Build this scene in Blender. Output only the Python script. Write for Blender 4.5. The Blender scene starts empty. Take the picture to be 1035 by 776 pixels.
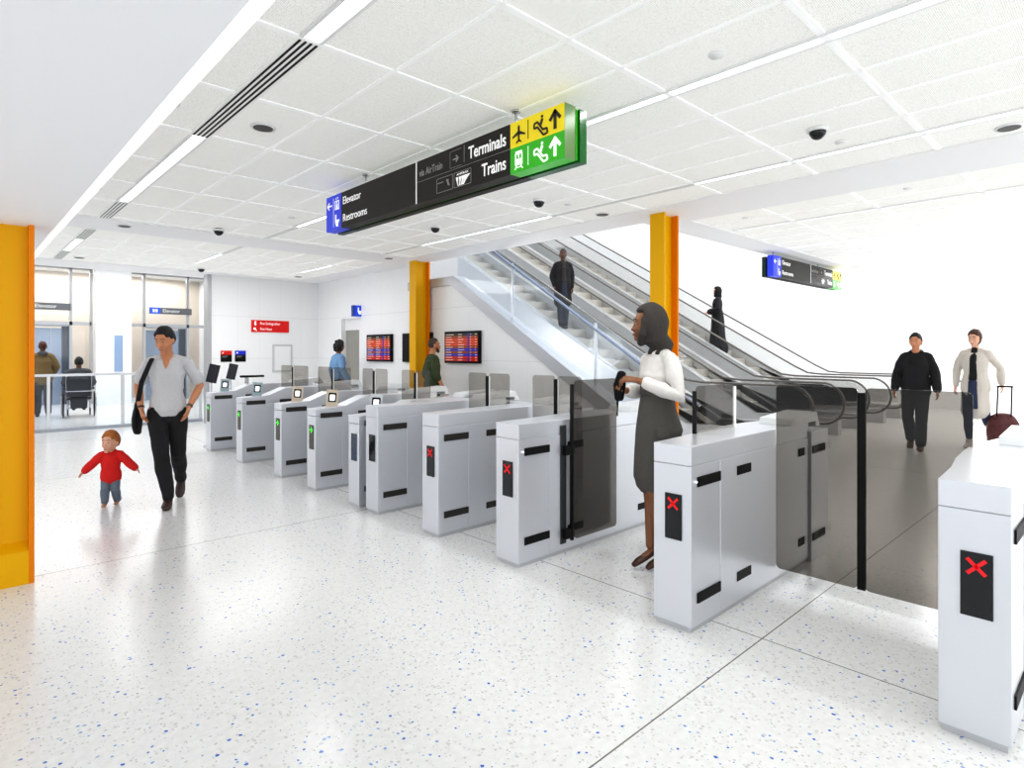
import bpy, bmesh, math, random
from mathutils import Vector, Matrix, noise
R3=random.Random(7)
PI=math.pi
scene=bpy.context.scene
COL=scene.collection
# ------------------------------------------------------------------ camera
CX,HY,FP,H=517.5,355.5,603.5,1.55
ANG=math.atan(639.5/603.5)
cd=bpy.data.cameras.new('camera'); cam=bpy.data.objects.new('camera',cd); COL.objects.link(cam)
cd.sensor_width=36; cd.sensor_fit='HORIZONTAL'; cd.lens=FP/1035*36; cd.shift_y=-(388-HY)/1035; cd.clip_start=.05; cd.clip_end=300
cam.location=(0,0,H); cam.rotation_euler=(PI/2,0,ANG-PI/2); scene.camera=cam
scene.view_settings.view_transform='Standard'
scene.view_settings.look='None'
scene.view_settings.exposure=0.26
scene.view_settings.gamma=0.86
# ------------------------------------------------------------------ materials
MC={}
def sl(c): return tuple((v/12.92 if v<=.04045 else ((v+.055)/1.055)**2.4) for v in c)
def hexc(h): h=h.lstrip('#'); return sl([int(h[i:i+2],16)/255 for i in (0,2,4)])
def mat(name,col='#808080',rough=.5,metal=0,emit=None,es=1,noise_amt=0,noise_scale=20,spec=.5,bump=0,alpha=None,stretch=None):
    if name in MC: return MC[name]
    m=bpy.data.materials.new(name); m.use_nodes=True; nt=m.node_tree; b=nt.nodes['Principled BSDF']
    c=hexc(col) if isinstance(col,str) else col
    b.inputs['Base Color'].default_value=(*c,1); b.inputs['Roughness'].default_value=rough; b.inputs['Metallic'].default_value=metal
    b.inputs['Specular IOR Level'].default_value=spec
    if emit:
        e=hexc(emit); b.inputs['Emission Color'].default_value=(*e,1); b.inputs['Emission Strength'].default_value=es
    if noise_amt or bump:
        tc=nt.nodes.new('ShaderNodeTexCoord'); n=nt.nodes.new('ShaderNodeTexNoise'); n.inputs['Scale'].default_value=noise_scale; n.inputs['Detail'].default_value=3
        src=tc.outputs['Object']
        if stretch:
            mp=nt.nodes.new('ShaderNodeMapping'); mp.inputs['Scale'].default_value=stretch; nt.links.new(src,mp.inputs['Vector']); src=mp.outputs['Vector']
        nt.links.new(src,n.inputs['Vector'])
        if noise_amt:
            mx=nt.nodes.new('ShaderNodeMix'); mx.data_type='RGBA'
            mx.inputs[6].default_value=(*[v*(1-noise_amt) for v in c],1); mx.inputs[7].default_value=(*[min(1,v*(1+noise_amt)) for v in c],1)
            nt.links.new(n.outputs['Fac'],mx.inputs[0]); nt.links.new(mx.outputs[2],b.inputs['Base Color'])
        if bump:
            bp=nt.nodes.new('ShaderNodeBump'); bp.inputs['Strength'].default_value=bump; bp.inputs['Distance'].default_value=.01
            nt.links.new(n.outputs['Fac'],bp.inputs['Height']); nt.links.new(bp.outputs['Normal'],b.inputs['Normal'])
    MC[name]=m; return m
def glass(name,tint,refl=1.0,rough=.02):
    m=bpy.data.materials.new(name); m.use_nodes=True; nt=m.node_tree; nt.nodes.clear()
    o=nt.nodes.new('ShaderNodeOutputMaterial'); t=nt.nodes.new('ShaderNodeBsdfTransparent'); t.inputs[0].default_value=(*tint,1)
    g=nt.nodes.new('ShaderNodeBsdfGlossy'); g.inputs['Roughness'].default_value=rough
    f=nt.nodes.new('ShaderNodeFresnel'); f.inputs[0].default_value=1.45
    mu=nt.nodes.new('ShaderNodeMath'); mu.operation='MULTIPLY'; mu.inputs[1].default_value=refl; nt.links.new(f.outputs[0],mu.inputs[0])
    ge=nt.nodes.new('ShaderNodeNewGeometry'); iv=nt.nodes.new('ShaderNodeMath'); iv.operation='SUBTRACT'; iv.inputs[0].default_value=1; nt.links.new(ge.outputs['Backfacing'],iv.inputs[1]); m2=nt.nodes.new('ShaderNodeMath'); m2.operation='MULTIPLY'; nt.links.new(mu.outputs[0],m2.inputs[0]); nt.links.new(iv.outputs[0],m2.inputs[1]); mu=m2
    x=nt.nodes.new('ShaderNodeMixShader'); nt.links.new(mu.outputs[0],x.inputs[0]); nt.links.new(t.outputs[0],x.inputs[1]); nt.links.new(g.outputs[0],x.inputs[2]); nt.links.new(x.outputs[0],o.inputs[0])
    MC[name]=m; return m
def N(nt,t,**k):
    n=nt.nodes.new(t)
    for a,b in k.items(): setattr(n,a,b)
    return n
def mth(nt,op,a,b=None,c=None):
    n=N(nt,'ShaderNodeMath',operation=op)
    for i,v in enumerate((a,b,c)):
        if v is None: continue
        if isinstance(v,(int,float)): n.inputs[i].default_value=v
        else: nt.links.new(v,n.inputs[i])
    return n.outputs[0]
def seam_mask(nt,coord,pos0,step,w):
    # 1 on lines at pos0+k*step of half width w
    a=mth(nt,'SUBTRACT',coord,pos0-step*.5); b=mth(nt,'MODULO',a,step); b=mth(nt,'ADD',b,step); b=mth(nt,'MODULO',b,step)
    d=mth(nt,'ABSOLUTE',mth(nt,'SUBTRACT',b,step*.5)); return mth(nt,'LESS_THAN',d,w)
def floor_mat():
    m=bpy.data.materials.new('terrazzo'); m.use_nodes=True; nt=m.node_tree; b=nt.nodes['Principled BSDF']
    tc=N(nt,'ShaderNodeTexCoord'); P=tc.outputs['Object']; sp=N(nt,'ShaderNodeSeparateXYZ'); nt.links.new(P,sp.inputs[0])
    def chips(scale,thr,size,seedoff):
        mp=N(nt,'ShaderNodeMapping'); mp.inputs['Location'].default_value=(seedoff,seedoff*.7,0); nt.links.new(P,mp.inputs[0])
        v=N(nt,'ShaderNodeTexVoronoi'); v.inputs['Scale'].default_value=scale; v.inputs['Randomness'].default_value=1; nt.links.new(mp.outputs[0],v.inputs['Vector'])
        s=N(nt,'ShaderNodeSeparateColor'); nt.links.new(v.outputs['Color'],s.inputs[0])
        on=mth(nt,'LESS_THAN',s.outputs[0],thr); nz=N(nt,'ShaderNodeTexNoise'); nz.inputs['Scale'].default_value=scale*2.2; nt.links.new(P,nz.inputs['Vector'])
        dd=mth(nt,'ADD',v.outputs['Distance'],mth(nt,'MULTIPLY',mth(nt,'SUBTRACT',nz.outputs['Fac'],.5),.5))
        near=mth(nt,'LESS_THAN',dd,mth(nt,'ADD',mth(nt,'MULTIPLY',s.outputs[1],size),size*.4)); return mth(nt,'MULTIPLY',on,near),s.outputs[2]
    c1,r1=chips(47,.13,.27,3.1); c2,r2=chips(85,.12,.26,11.7); c3,r3=chips(60,.28,.35,27.3)
    base=N(nt,'ShaderNodeTexNoise'); base.inputs['Scale'].default_value=30; base.inputs['Detail'].default_value=4; nt.links.new(P,base.inputs['Vector'])
    br=N(nt,'ShaderNodeMix',data_type='RGBA'); br.inputs[6].default_value=(*hexc('#dddddb'),1); br.inputs[7].default_value=(*hexc('#f5f5f4'),1); nt.links.new(base.outputs['Fac'],br.inputs[0])
    def over(prev,fac,col):
        x=N(nt,'ShaderNodeMix',data_type='RGBA'); nt.links.new(fac,x.inputs[0]); nt.links.new(prev,x.inputs[6])
        if isinstance(col,str): x.inputs[7].default_value=(*hexc(col),1)
        else: nt.links.new(col,x.inputs[7])
        return x.outputs[2]
    o=over(br.outputs[2],c3,'#d0cfcb')
    bl=N(nt,'ShaderNodeMix',data_type='RGBA'); bl.inputs[6].default_value=(*hexc('#2f66c4'),1); bl.inputs[7].default_value=(*hexc('#8fb0dc'),1); nt.links.new(r1,bl.inputs[0])
    o=over(o,mth(nt,'MULTIPLY',c2,.5),'#9aa3be'); o=over(o,c1,bl.outputs[2])
    j=mth(nt,'MAXIMUM',seam_mask(nt,sp.outputs[0],3.2,5.87,.0035),seam_mask(nt,sp.outputs[1],1.42,3.84,.0035))
    o=over(o,j,'#77736c')
    nt.links.new(o,b.inputs['Base Color']); b.inputs['Roughness'].default_value=.22; b.inputs['Specular IOR Level'].default_value=.6
    MC['floor']=m; return m
def panel_mat(name,ax,pos0,step,base='#f2f3f4',zs=(1.40,.94),line='#e3e5e7',w=.004,rough=.25):
    m=bpy.data.materials.new(name); m.use_nodes=True; nt=m.node_tree; b=nt.nodes['Principled BSDF']
    tc=N(nt,'ShaderNodeTexCoord'); sp=N(nt,'ShaderNodeSeparateXYZ'); nt.links.new(tc.outputs['Object'],sp.inputs[0])
    v=seam_mask(nt,sp.outputs[ax],pos0,step,w); h=seam_mask(nt,sp.outputs[2],zs[0],zs[1],w*1.5)
    f=mth(nt,'MAXIMUM',mth(nt,'MULTIPLY',v,.5),h)
    x=N(nt,'ShaderNodeMix',data_type='RGBA'); nt.links.new(f,x.inputs[0]); x.inputs[6].default_value=(*hexc(base),1); x.inputs[7].default_value=(*hexc(line),1)
    nt.links.new(x.outputs[2],b.inputs['Base Color']); b.inputs['Roughness'].default_value=rough
    MC[name]=m; return m
def tile_mat():
    m=bpy.data.materials.new('perforated_tile_glow'); m.use_nodes=True; nt=m.node_tree; b=nt.nodes['Principled BSDF']
    tc=N(nt,'ShaderNodeTexCoord'); v=N(nt,'ShaderNodeTexVoronoi'); v.inputs['Scale'].default_value=110; v.inputs['Randomness'].default_value=.25; nt.links.new(tc.outputs['Object'],v.inputs['Vector'])
    hole=mth(nt,'LESS_THAN',v.outputs['Distance'],.38)
    nz=N(nt,'ShaderNodeTexNoise'); nz.inputs['Scale'].default_value=60; nt.links.new(tc.outputs['Object'],nz.inputs['Vector'])
    f=mth(nt,'MULTIPLY',hole,nz.outputs['Fac'])
    x=N(nt,'ShaderNodeMix',data_type='RGBA'); nt.links.new(f,x.inputs[0]); x.inputs[6].default_value=(*hexc('#efefec'),1); x.inputs[7].default_value=(*hexc('#b4b4af'),1)
    nt.links.new(x.outputs[2],b.inputs['Base Color']); b.inputs['Roughness'].default_value=.7; nt.links.new(x.outputs[2],b.inputs['Emission Color']); b.inputs['Emission Strength'].default_value=.20; MC['tile']=m; return m  # tiles glow faintly in place of bounced light; they are not lamps
def steel_mat():
    m=bpy.data.materials.new('brushed_steel'); m.use_nodes=True; nt=m.node_tree; b=nt.nodes['Principled BSDF']
    tc=N(nt,'ShaderNodeTexCoord'); mp=N(nt,'ShaderNodeMapping'); mp.inputs['Scale'].default_value=(1,1,60); nt.links.new(tc.outputs['Object'],mp.inputs[0])
    nz=N(nt,'ShaderNodeTexNoise'); nz.inputs['Scale'].default_value=8; nt.links.new(mp.outputs[0],nz.inputs['Vector'])
    r=mth(nt,'ADD',mth(nt,'MULTIPLY',nz.outputs['Fac'],.12),.25); nt.links.new(r,b.inputs['Roughness'])
    b.inputs['Base Color'].default_value=(.70,.72,.76,1); b.inputs['Metallic'].default_value=.5; MC['steel']=m; return m
FLOOR=floor_mat(); TILE=tile_mat(); STEEL=steel_mat()
WHITE=mat('white_paint','#eceded',.45); BAND=mat('ceiling_drywall_glow','#e2e2e4',.6,emit='#ffffff',es=.10); SOFF=mat('soffit_paint_glow','#e6e7e9',.6,emit='#f4f6ff',es=.10)  # drywall band and soffit get a slight glow to brighten the ceiling
GRID=mat('ceiling_grid_white_glow','#f7f8f8',.5,emit='#ffffff',es=.12)  # grid bars share the ceiling's added glow
YEL=mat('orange_yellow_paint','#ecb400',.4,spec=.2); ORG=mat('deep_orange_paint','#ea8a00',.4,spec=.2)
BLK=mat('black_plastic','#08080a',.5,spec=.2); BLKG=mat('black_gloss','#0a0d14',.1); DGR=mat('dark_grey_metal','#3a3b3d',.35,.5)
CHR=mat('satin_chrome','#c9cbd0',.22,.9); SLOT=mat('slot_dark','#2a2722',.4)
LAMP=mat('lamp_diffuser','#ffffff',.5,emit='#f4f8ff',es=1.6)
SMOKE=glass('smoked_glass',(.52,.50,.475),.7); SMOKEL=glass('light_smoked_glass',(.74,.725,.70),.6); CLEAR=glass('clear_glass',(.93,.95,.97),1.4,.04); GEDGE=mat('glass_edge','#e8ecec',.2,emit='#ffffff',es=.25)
WPM=panel_mat('wall_panel_x',0,4.2,.48); WPY=panel_mat('wall_panel_y',1,9.0,.48); FAR=panel_mat('far_wall_panel',1,.4,1.1,base='#f6f7f8',zs=(1.38,.94))
# ------------------------------------------------------------------ mesh helpers
class MB:
    def __init__(s): s.bm=bmesh.new(); s.mi=0
    def _f(s,vs):
        try: f=s.bm.faces.new(vs); f.material_index=s.mi; return f
        except ValueError: return None
    def box(s,x0,x1,y0,y1,z0,z1):
        v=[s.bm.verts.new((x,y,z)) for z in (z0,z1) for x,y in ((x0,y0),(x1,y0),(x1,y1),(x0,y1))]
        for q in ((3,2,1,0),(4,5,6,7),(0,1,5,4),(1,2,6,5),(2,3,7,6),(3,0,4,7)): s._f([v[i] for i in q])
        return s
    def prism(s,poly,d0,d1,axis='z'):
        def P(a,b,d): return {'z':(a,b,d),'x':(d,a,b),'y':(a,d,b)}[axis]
        a=[s.bm.verts.new(P(*p,d0)) for p in poly]; b=[s.bm.verts.new(P(*p,d1)) for p in poly]
        n=len(poly); s._f(a[::-1]); s._f(b)
        for i in range(n): s._f([a[i],a[(i+1)%n],b[(i+1)%n],b[i]])
        return s
    def tube(s,pts,rads,seg=12,side=(1,0,0),cap=True,dome=True):
        pts=[Vector(p) for p in pts]; n=len(pts)
        if isinstance(rads,(int,float)): rads=[rads]*n
        rads=[(r,r) if isinstance(r,(int,float)) else r for r in rads]
        side=Vector(side); rings=[]
        tans=[]
        for i in range(n):
            if n==1: t=Vector((0,0,1))
            elif i==0: t=pts[1]-pts[0]
            elif i==n-1: t=pts[-1]-pts[-2]
            else:
                t=(pts[i+1]-pts[i]).normalized()+(pts[i]-pts[i-1]).normalized()
            if t.length<1e-9: t=Vector((0,0,1))
            tans.append(t.normalized())
        ext=[]
        seq=[(pts[i],tans[i],rads[i]) for i in range(n)]
        if cap and dome:
            p,t,r=seq[0]; m=min(r)
            pre=[(p-t*m*math.sin(a),t,(r[0]*math.cos(a),r[1]*math.cos(a))) for a in (1.35,.9,.45)]
            p,t,r=seq[-1]; m=min(r)
            post=[(p+t*m*math.sin(a),t,(r[0]*math.cos(a),r[1]*math.cos(a))) for a in (.45,.9,1.35)]
            seq=pre+seq+post
        for p,t,r in seq:
            u=side-t*side.dot(t)
            if u.length<.15: u=Vector((0,1,0))-t*t.y
            u.normalize(); w=t.cross(u)
            rings.append([s.bm.verts.new(p+u*math.cos(2*PI*k/seg)*r[0]+w*math.sin(2*PI*k/seg)*r[1]) for k in range(seg)])
        for a,b in zip(rings,rings[1:]):
            for k in range(seg): s._f([a[k],a[(k+1)%seg],b[(k+1)%seg],b[k]])
        if cap: s._f(rings[0][::-1]); s._f(rings[-1])
        return s
    def ball(s,c,r,seg=14,fn=None,rot=None):
        c=Vector(c); r=(r,r,r) if isinstance(r,(int,float)) else r; nr=seg//2+1; rings=[]
        def mk(d):
            p=Vector((d.x*r[0],d.y*r[1],d.z*r[2]))
            if fn: p=fn(d,p)
            if rot: p=rot@p
            return s.bm.verts.new(c+p)
        top=mk(Vector((0,0,1))); bot=mk(Vector((0,0,-1)))
        for i in range(1,nr):
            a=PI*i/nr; rings.append([mk(Vector((math.sin(a)*math.cos(2*PI*k/seg),math.sin(a)*math.sin(2*PI*k/seg),math.cos(a)))) for k in range(seg)])
        for k in range(seg):
            s._f([top,rings[0][k],rings[0][(k+1)%seg]]); s._f([bot,rings[-1][(k+1)%seg],rings[-1][k]])
        for a,b in zip(rings,rings[1:]):
            for k in range(seg): s._f([a[k],b[k],b[(k+1)%seg],a[(k+1)%seg]])
        return s
    def mesh(s,name):
        bmesh.ops.recalc_face_normals(s.bm,faces=s.bm.faces)
        me=bpy.data.meshes.new(name); s.bm.to_mesh(me); s.bm.free(); return me
    def build(s,name,mats,parent=None,smooth=False,bevel=0,seg=2):
        me=s.mesh(name); return link(name,me,mats,parent,smooth,bevel,seg)
def link(name,me,mats,parent=None,smooth=False,bevel=0,seg=2):
    if not isinstance(mats,(list,tuple)): mats=[mats]
    for m in mats: me.materials.append(m)
    if smooth:
        for p in me.polygons: p.use_smooth=True
    o=bpy.data.objects.new(name,me); COL.objects.link(o)
    if parent: o.parent=parent
    if bevel:
        b=o.modifiers.new('bevel','BEVEL'); b.width=bevel; b.segments=seg; b.limit_method='ANGLE'; b.angle_limit=.6
    return o
def thing(name,label,cat,loc=(0,0,0),rotz=0,group=None):
    o=bpy.data.objects.new(name,None); COL.objects.link(o); o.location=loc; o.rotation_euler=(0,0,rotz); o.empty_display_size=.1
    return tag(o,label,cat,group)
def tag(o,label,cat,group=None):
    o['label']=label; o['category']=cat
    if group: o['group']=group
    return o
def struct(o): o['kind']='structure'; return o
def text_mesh(s,size,align='LEFT',depth=.002,bold=0):
    c=bpy.data.curves.new('t','FONT'); c.body=s; c.size=size; c.align_x=align; c.align_y='CENTER'; c.extrude=depth; c.offset=bold
    o=bpy.data.objects.new('t',c); COL.objects.link(o); dg=bpy.context.evaluated_depsgraph_get(); me=bpy.data.meshes.new_from_object(o.evaluated_get(dg))
    bpy.data.objects.remove(o); return me
def face_mat(origin,right,up):
    r=Vector(right).normalized(); u=Vector(up).normalized(); n=r.cross(u); m=Matrix((r,u,n)).transposed().to_4x4(); m.translation=Vector(origin); return m
def text(s,size,M,m,parent,align='LEFT',name='lettering',sx=1,bold=0):
    me=text_mesh(s,size,align,bold=bold); me.transform(Matrix.Diagonal((sx,1,1,1))); me.transform(M); return link(name,me,m,parent)
def flat(polys,M,m,parent,name='symbol',d=.003):
    b=MB()
    for p in polys: b.prism(p,0,d)
    me=b.mesh(name); me.transform(M); return link(name,me,m,parent)
def line(a,b,w):
    ax,ay=a; bx,by=b; dx,dy=bx-ax,by-ay; l=math.hypot(dx,dy); nx,ny=-dy/l*w/2,dx/l*w/2
    return [(ax-nx,ay-ny),(bx-nx,by-ny),(bx+nx,by+ny),(ax+nx,ay+ny)]
def rect(x0,y0,x1,y1): return [(x0,y0),(x1,y0),(x1,y1),(x0,y1)]
def circ(x,y,r,n=16): return [(x+r*math.cos(2*PI*k/n),y+r*math.sin(2*PI*k/n)) for k in range(n)]
# ------------------------------------------------------------------ setting
CZ=3.23; WX=6.65; WY=13.85; FX=19.6
struct(MB().box(-4,FX+.2,-6,24,-.2,0).build('floor',FLOOR))
# ceiling: tile fields, drywall bands, grid bars
c=MB()
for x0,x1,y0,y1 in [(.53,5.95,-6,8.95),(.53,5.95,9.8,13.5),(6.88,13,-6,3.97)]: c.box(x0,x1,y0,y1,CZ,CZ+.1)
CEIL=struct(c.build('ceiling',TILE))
c=MB()
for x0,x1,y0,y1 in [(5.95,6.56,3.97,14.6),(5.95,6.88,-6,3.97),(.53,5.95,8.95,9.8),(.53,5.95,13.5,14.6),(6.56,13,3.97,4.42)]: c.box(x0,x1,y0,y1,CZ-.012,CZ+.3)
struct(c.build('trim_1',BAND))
c=MB(); c.box(6.56,13,4.42,4.47,CZ-.012,4.2).box(13,13.05,-6,4.47,CZ-.012,4.2).box(6.5,6.56,4.47,14.6,CZ,4.2)
struct(c.build('trim_2',WHITE))
g=MB(); W=.012
VX=[.95,1.94,2.42,2.89,3.95,4.44,4.93]
YL=[1.17-.96*k for k in range(1,8)][::-1]+[1.17,2.13,3.09,4.04,4.98,5.94,6.9,7.86,8.82]
Y2=[10.75,11.71,12.67]
def bar(x0,x1,y0,y1): g.box(x0,x1,y0,y1,CZ-.008,CZ+.01)
for x in VX[1:]: bar(x-W,x+W,-6,8.95); bar(x-W,x+W,9.8,13.5)
for x in (1.36,1.47,3.37,3.44,5.37,5.45): bar(x-.008,x+.008,-6,8.95); bar(x-.008,x+.008,9.8,13.5)
for y in YL: bar(.53,5.95,y-.02,y+.02)
for y in Y2: bar(.53,5.95,y-.02,y+.02)
for k in range(13):
    x=7.42+.48*k; w=.022 if k%4==1 else .012
    bar(x-w,x+w,-6,3.97)
for y in YL[:10]: bar(6.88,13,y-.022,y+.022)
g.box(.53,.56,-6,14.6,2.41,2.43)
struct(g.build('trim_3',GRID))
# low soffit on the left with a bright edge bead
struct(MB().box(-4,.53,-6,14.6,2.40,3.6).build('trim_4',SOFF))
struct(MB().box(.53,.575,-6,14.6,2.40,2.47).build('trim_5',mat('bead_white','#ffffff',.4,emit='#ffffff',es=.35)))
# walls
w=MB().prism([(4.13,0),(WX+.0,0),(WX,3.6),(4.13,3.6)],WY,WY+.2,'y')
struct(w.build('wall_back',WPM))
# screens wall with doorway and inclined top
w=MB()
X0,X1=6.56,6.75
w.prism([(12.66,0),(13.85,0),(13.85,3.6),(11.84,3.6),(11.84,2.30),(12.66,2.30)],X0,X1,'x')
w.prism([(3.75,0),(11.84,0),(11.84,3.6),(9.87,3.6),(9.87,2.83),(8.46,2.83)],X0,X1,'x')
struct(w.build('wall_right',WPY))
d=struct(MB().box(6.68,6.74,11.84,12.66,0,2.04).build('door_1',mat('door_grey','#9c9a94',.5)))
struct(MB().box(6.66,6.76,11.84,12.66,2.04,2.30).build('trim_6',WHITE))
struct(MB().box(FX,FX+.2,-6,24,0,9).build('wall_far',FAR))
struct(MB().box(6.75,FX,18.5,18.7,0,9).build('wall_well_back',mat('well_back','#e0e0e2',.6,noise_amt=.08,noise_scale=30)))
# stringer cap along the inclined edge of the wall
s_=MB().prism([(3.6,-.05),(3.85,-.05),(8.5,2.74),(9.87,2.74),(9.87,2.9),(8.42,2.9),(3.6,.03)],6.52,6.80,'x')
struct(s_.build('trim_7',mat('stringer_grey','#b9bbc0',.3,.3)))
# elevator bank beyond the railing
EY=21.75
b=MB().box(-4,6.6,EY+1.6,EY+1.8,0,4.2); struct(b.build('wall_elevator',mat('elevator_back','#d9cbbb',.6,noise_amt=.05,noise_scale=2)))
struct(MB().box(-4,6.75,14.6,EY+1.8,4.06,4.2).build('trim_8',WHITE))
struct(MB().box(.53,6.75,14.55,14.62,CZ,4.1).build('trim_9',WHITE))
struct(MB().box(6.56,6.75,13.85,EY+1.8,0,4.1).build('wall_lobby_right',WHITE))
fr=MB(); GM=mat('mullion_grey','#b3b5b8',.35,.3)
def mull(x,w=.07): fr.box(x-w/2,x+w/2,EY-.06,EY+.06,0,4.06)
for x in (-.2,.9,1.75,2.62,3.12,4.12,4.5,5.75,6.4): mull(x)
for x0,x1 in ((-.2,3.12),(4.12,6.4)):
    fr.box(x0,x1,EY-.06,EY+.06,2.34,2.44); fr.box(x0,x1,EY-.06,EY+.06,3.98,4.06)
win=struct(fr.build('window_1',GM))
pn=MB().box(-.2,3.12,EY-.01,EY+.01,0,4).box(4.12,6.4,EY-.01,EY+.01,0,4).build('pane',CLEAR,win)
struct(MB().box(3.17,4.07,EY-.5,EY-.1,0,4.06).build('trim_10',panel_mat('pillar_white',0,0,5,zs=(2.7,3),line='#c8ccd2')))
MB().box(3.62,3.84,EY-.515,EY-.495,.95,2.05).build('call_panel',mat('blue_grey_panel','#8fa5c4',.3)).name='call_panel'
tag(bpy.data.objects['call_panel'],'tall narrow blue grey panel on the white pillar between the elevators','panel')
for i,(x0,x1,lab) in enumerate([(1.8,2.58,'grey elevator doors behind the man in the brown jacket'),(4.62,5.7,'grey elevator doors under the elevator sign with blue end')]):
    t=thing('elevator_door',lab,'elevator door',((x0+x1)/2,EY+.3,0))
    hw=(x1-x0)/2
    MB().box(-hw,-.005,-.02,.02,0,2.25).build('door_panel',mat('lift_door','#a9b3c2',.25,.4),t); MB().box(.005,hw,-.02,.02,0,2.25).build('door_panel',MC['lift_door'],t)
    MB().box(hw-.14,hw+.06,-.06,.06,0,2.3).build('jamb',mat('jamb_dark','#5a5f68',.3,.4),t)
    MB().box(-hw-.1,hw+.1,-.05,.05,2.3,2.42).build('header',mat('hdr','#c4c6ca',.4),t)
for i,(x0,x1,lab) in enumerate([(1.15,2.6,'long grey elevator sign hung behind the man in the brown jacket'),(4.62,5.83,'grey elevator sign with blue symbol end above the man in the grey shirt')]):
    t=thing('elevator_sign',lab,'sign',(x0,EY-.15,2.86))
    wd=x1-x0
    MB().box(0,wd,-.04,.04,-.1,.1).build('sign_board',mat('sign_grey','#66686c',.4),t)
    M=face_mat((0,-.045,0),(1,0,0),(0,0,1))
    MB().box(0,.3,-.046,-.04,-.1,.1).build('blue_end',mat('sign_blue2','#3a62d8',.4),t)
    flat([rect(.08,-.05,.14,.05),rect(.16,-.05,.22,.05)],M@Matrix.Translation((0,0,.004)),WHITE,t)
    text('Elevator',.15,M@Matrix.Translation((.36 if i else .62,0,0)),WHITE,t)
# railing in front of the lobby
RY=14.5
t=thing('glass_railing','glass guard railing with steel top rail in front of the elevators','railing',(1.2,RY,0))
MB().box(-3,2.93,-.03,.03,1.07,1.12).build('top_rail',mat('rail_steel','#d4d6da',.25,.5),t)
for x in (-1.2,.2,1.42,2.9): MB().box(x-.025,x+.025,-.025,.025,0,1.08).build('post',MC['rail_steel'],t)
MB().box(-3,2.93,-.006,.006,.06,1.06).build('glass_panel',CLEAR,t)
MB().box(-3,2.93,-.04,.04,0,.06).build('base_rail',mat('base_rail','#a8acb4',.3,.4),t)
# vertical trim at the end of the white wall
struct(MB().box(4.05,4.13,13.83,14.1,0,CZ).build('trim_11',GM))
# ------------------------------------------------------------------ orange steel columns
def column(x0,y0,top,label):
    t=thing('steel_column',label,'column',(x0,y0,0),group=None)
    MB().box(0,.03,-.1,.1,0,top).build('flange',YEL,t); MB().box(.29,.32,-.1,.1,0,top).build('flange',ORG,t)
    MB().box(.03,.29,-.012,.012,0,top).build('web',YEL,t)
    return t
column(6.205,4.03,CZ-.012,'orange steel I-beam column behind the woman in the headscarf')
column(6.19,9.22,CZ-.012,'orange steel I-beam column beside the man in green')
t=column(.10,5.22,2.40,'big yellow steel I-beam column cut off by the left edge')
MB().box(.03,.29,-.098,-.012,0,.22).build('base_box',YEL,t)
MB().prism([(-.098,.22),(-.012,.22),(-.012,.27)],.03,.29,'x').build('base_slope',YEL,t)
# ------------------------------------------------------------------ ceiling lights, vents, cameras
def light_strip(x,y0,y1,w,label,group):
    t=thing('strip_light',label,'ceiling light',(x,(y0+y1)/2,CZ),group=group); L=(y1-y0)/2
    MB().box(-w/2-.02,-w/2,-L,L,-.014,.0).box(w/2,w/2+.02,-L,L,-.014,.0).build('frame',WHITE,t)
    MB().box(-w/2,w/2,-L,L,-.006,.0).build('diffuser',LAMP,t)
light_strip(1.415,-5,3.07,.09,'bright strip light at the top edge nearest the low white soffit','strip lights')
light_strip(1.415,5.05,7.8,.09,'strip light beyond the first slotted vent near the low soffit','strip lights')
light_strip(1.415,10.9,12.2,.09,'short strip light near the soffit beyond the drywall band','strip lights')
light_strip(3.40,-5,7.8,.07,'long strip light running behind the large hanging sign','strip lights')
light_strip(3.40,10.9,12.2,.07,'short strip light beyond the drywall band between the outer two','strip lights')
light_strip(5.41,-5,3.07,.07,'strip light along the right edge of the tiles toward the right','strip lights')
light_strip(5.41,5.05,7.8,.07,'strip light above the escalators running toward the middle orange column','strip lights')
light_strip(5.41,10.9,12.2,.07,'farthest right short strip light before the white corner','strip lights')
light_strip(7.9,-5,3.9,.06,'strip light in the right hand ceiling field beyond the wide band','strip lights')
light_strip(9.85,-5,3.9,.06,'strip light in the right hand ceiling field nearer the far wall','strip lights')
def vent(x,y0,y1,w,label,n=4):
    t=thing('slot_vent',label,'ceiling vent',(x,(y0+y1)/2,CZ),group='slotted air vents in line with the strip lights'); L=(y1-y0)/2
    MB().box(-w/2-.02,w/2+.02,-L,L,-.010,.0).build('plate',mat('vent_plate_glow','#dcdddb',.6,emit='#dcdddb',es=.22),t)  # plate glows a little to keep up with the glowing tiles
    for k in range(n):
        xx=-w/2+.008+(w-.016)*k/(n-1)
        MB().box(xx-(.006 if y0<5 else .0035),xx+(.006 if y0<5 else .0035),-L+.01,L-.01,-.014,-.008).build('slot',BLK,t)
vent(1.415,3.09,5.03,.11,'long slotted vent between the two near strip lights')
vent(1.415,7.83,8.9,.11,'short slotted vent just before the drywall band near the soffit')
vent(1.415,9.85,10.85,.11,'slotted vent just beyond the drywall band near the soffit')
vent(1.415,12.25,13.4,.11,'farthest slotted vent near the soffit above the elevators')
def faintvent(x,y0,y1,label):
    t=thing('slot_vent',label,'ceiling vent',(x,(y0+y1)/2,CZ)); L=(y1-y0)/2
    MB().box(-.04,.04,-L,L,-.010,.0).build('plate',MC['vent_plate_glow'],t)
    for xx in (-.025,0,.025): MB().box(xx-.002,xx+.002,-L,L,-.012,-.008).build('slot',mat('faint_slot','#b5b5b2',.6),t)
faintvent(3.40,7.83,8.9,'faint slotted vent left of the large hanging sign')
faintvent(3.40,9.85,10.85,'faint slotted vent beyond the band in the middle row')
faintvent(5.41,3.09,5.03,'faint slotted vent before the right orange column')
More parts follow.
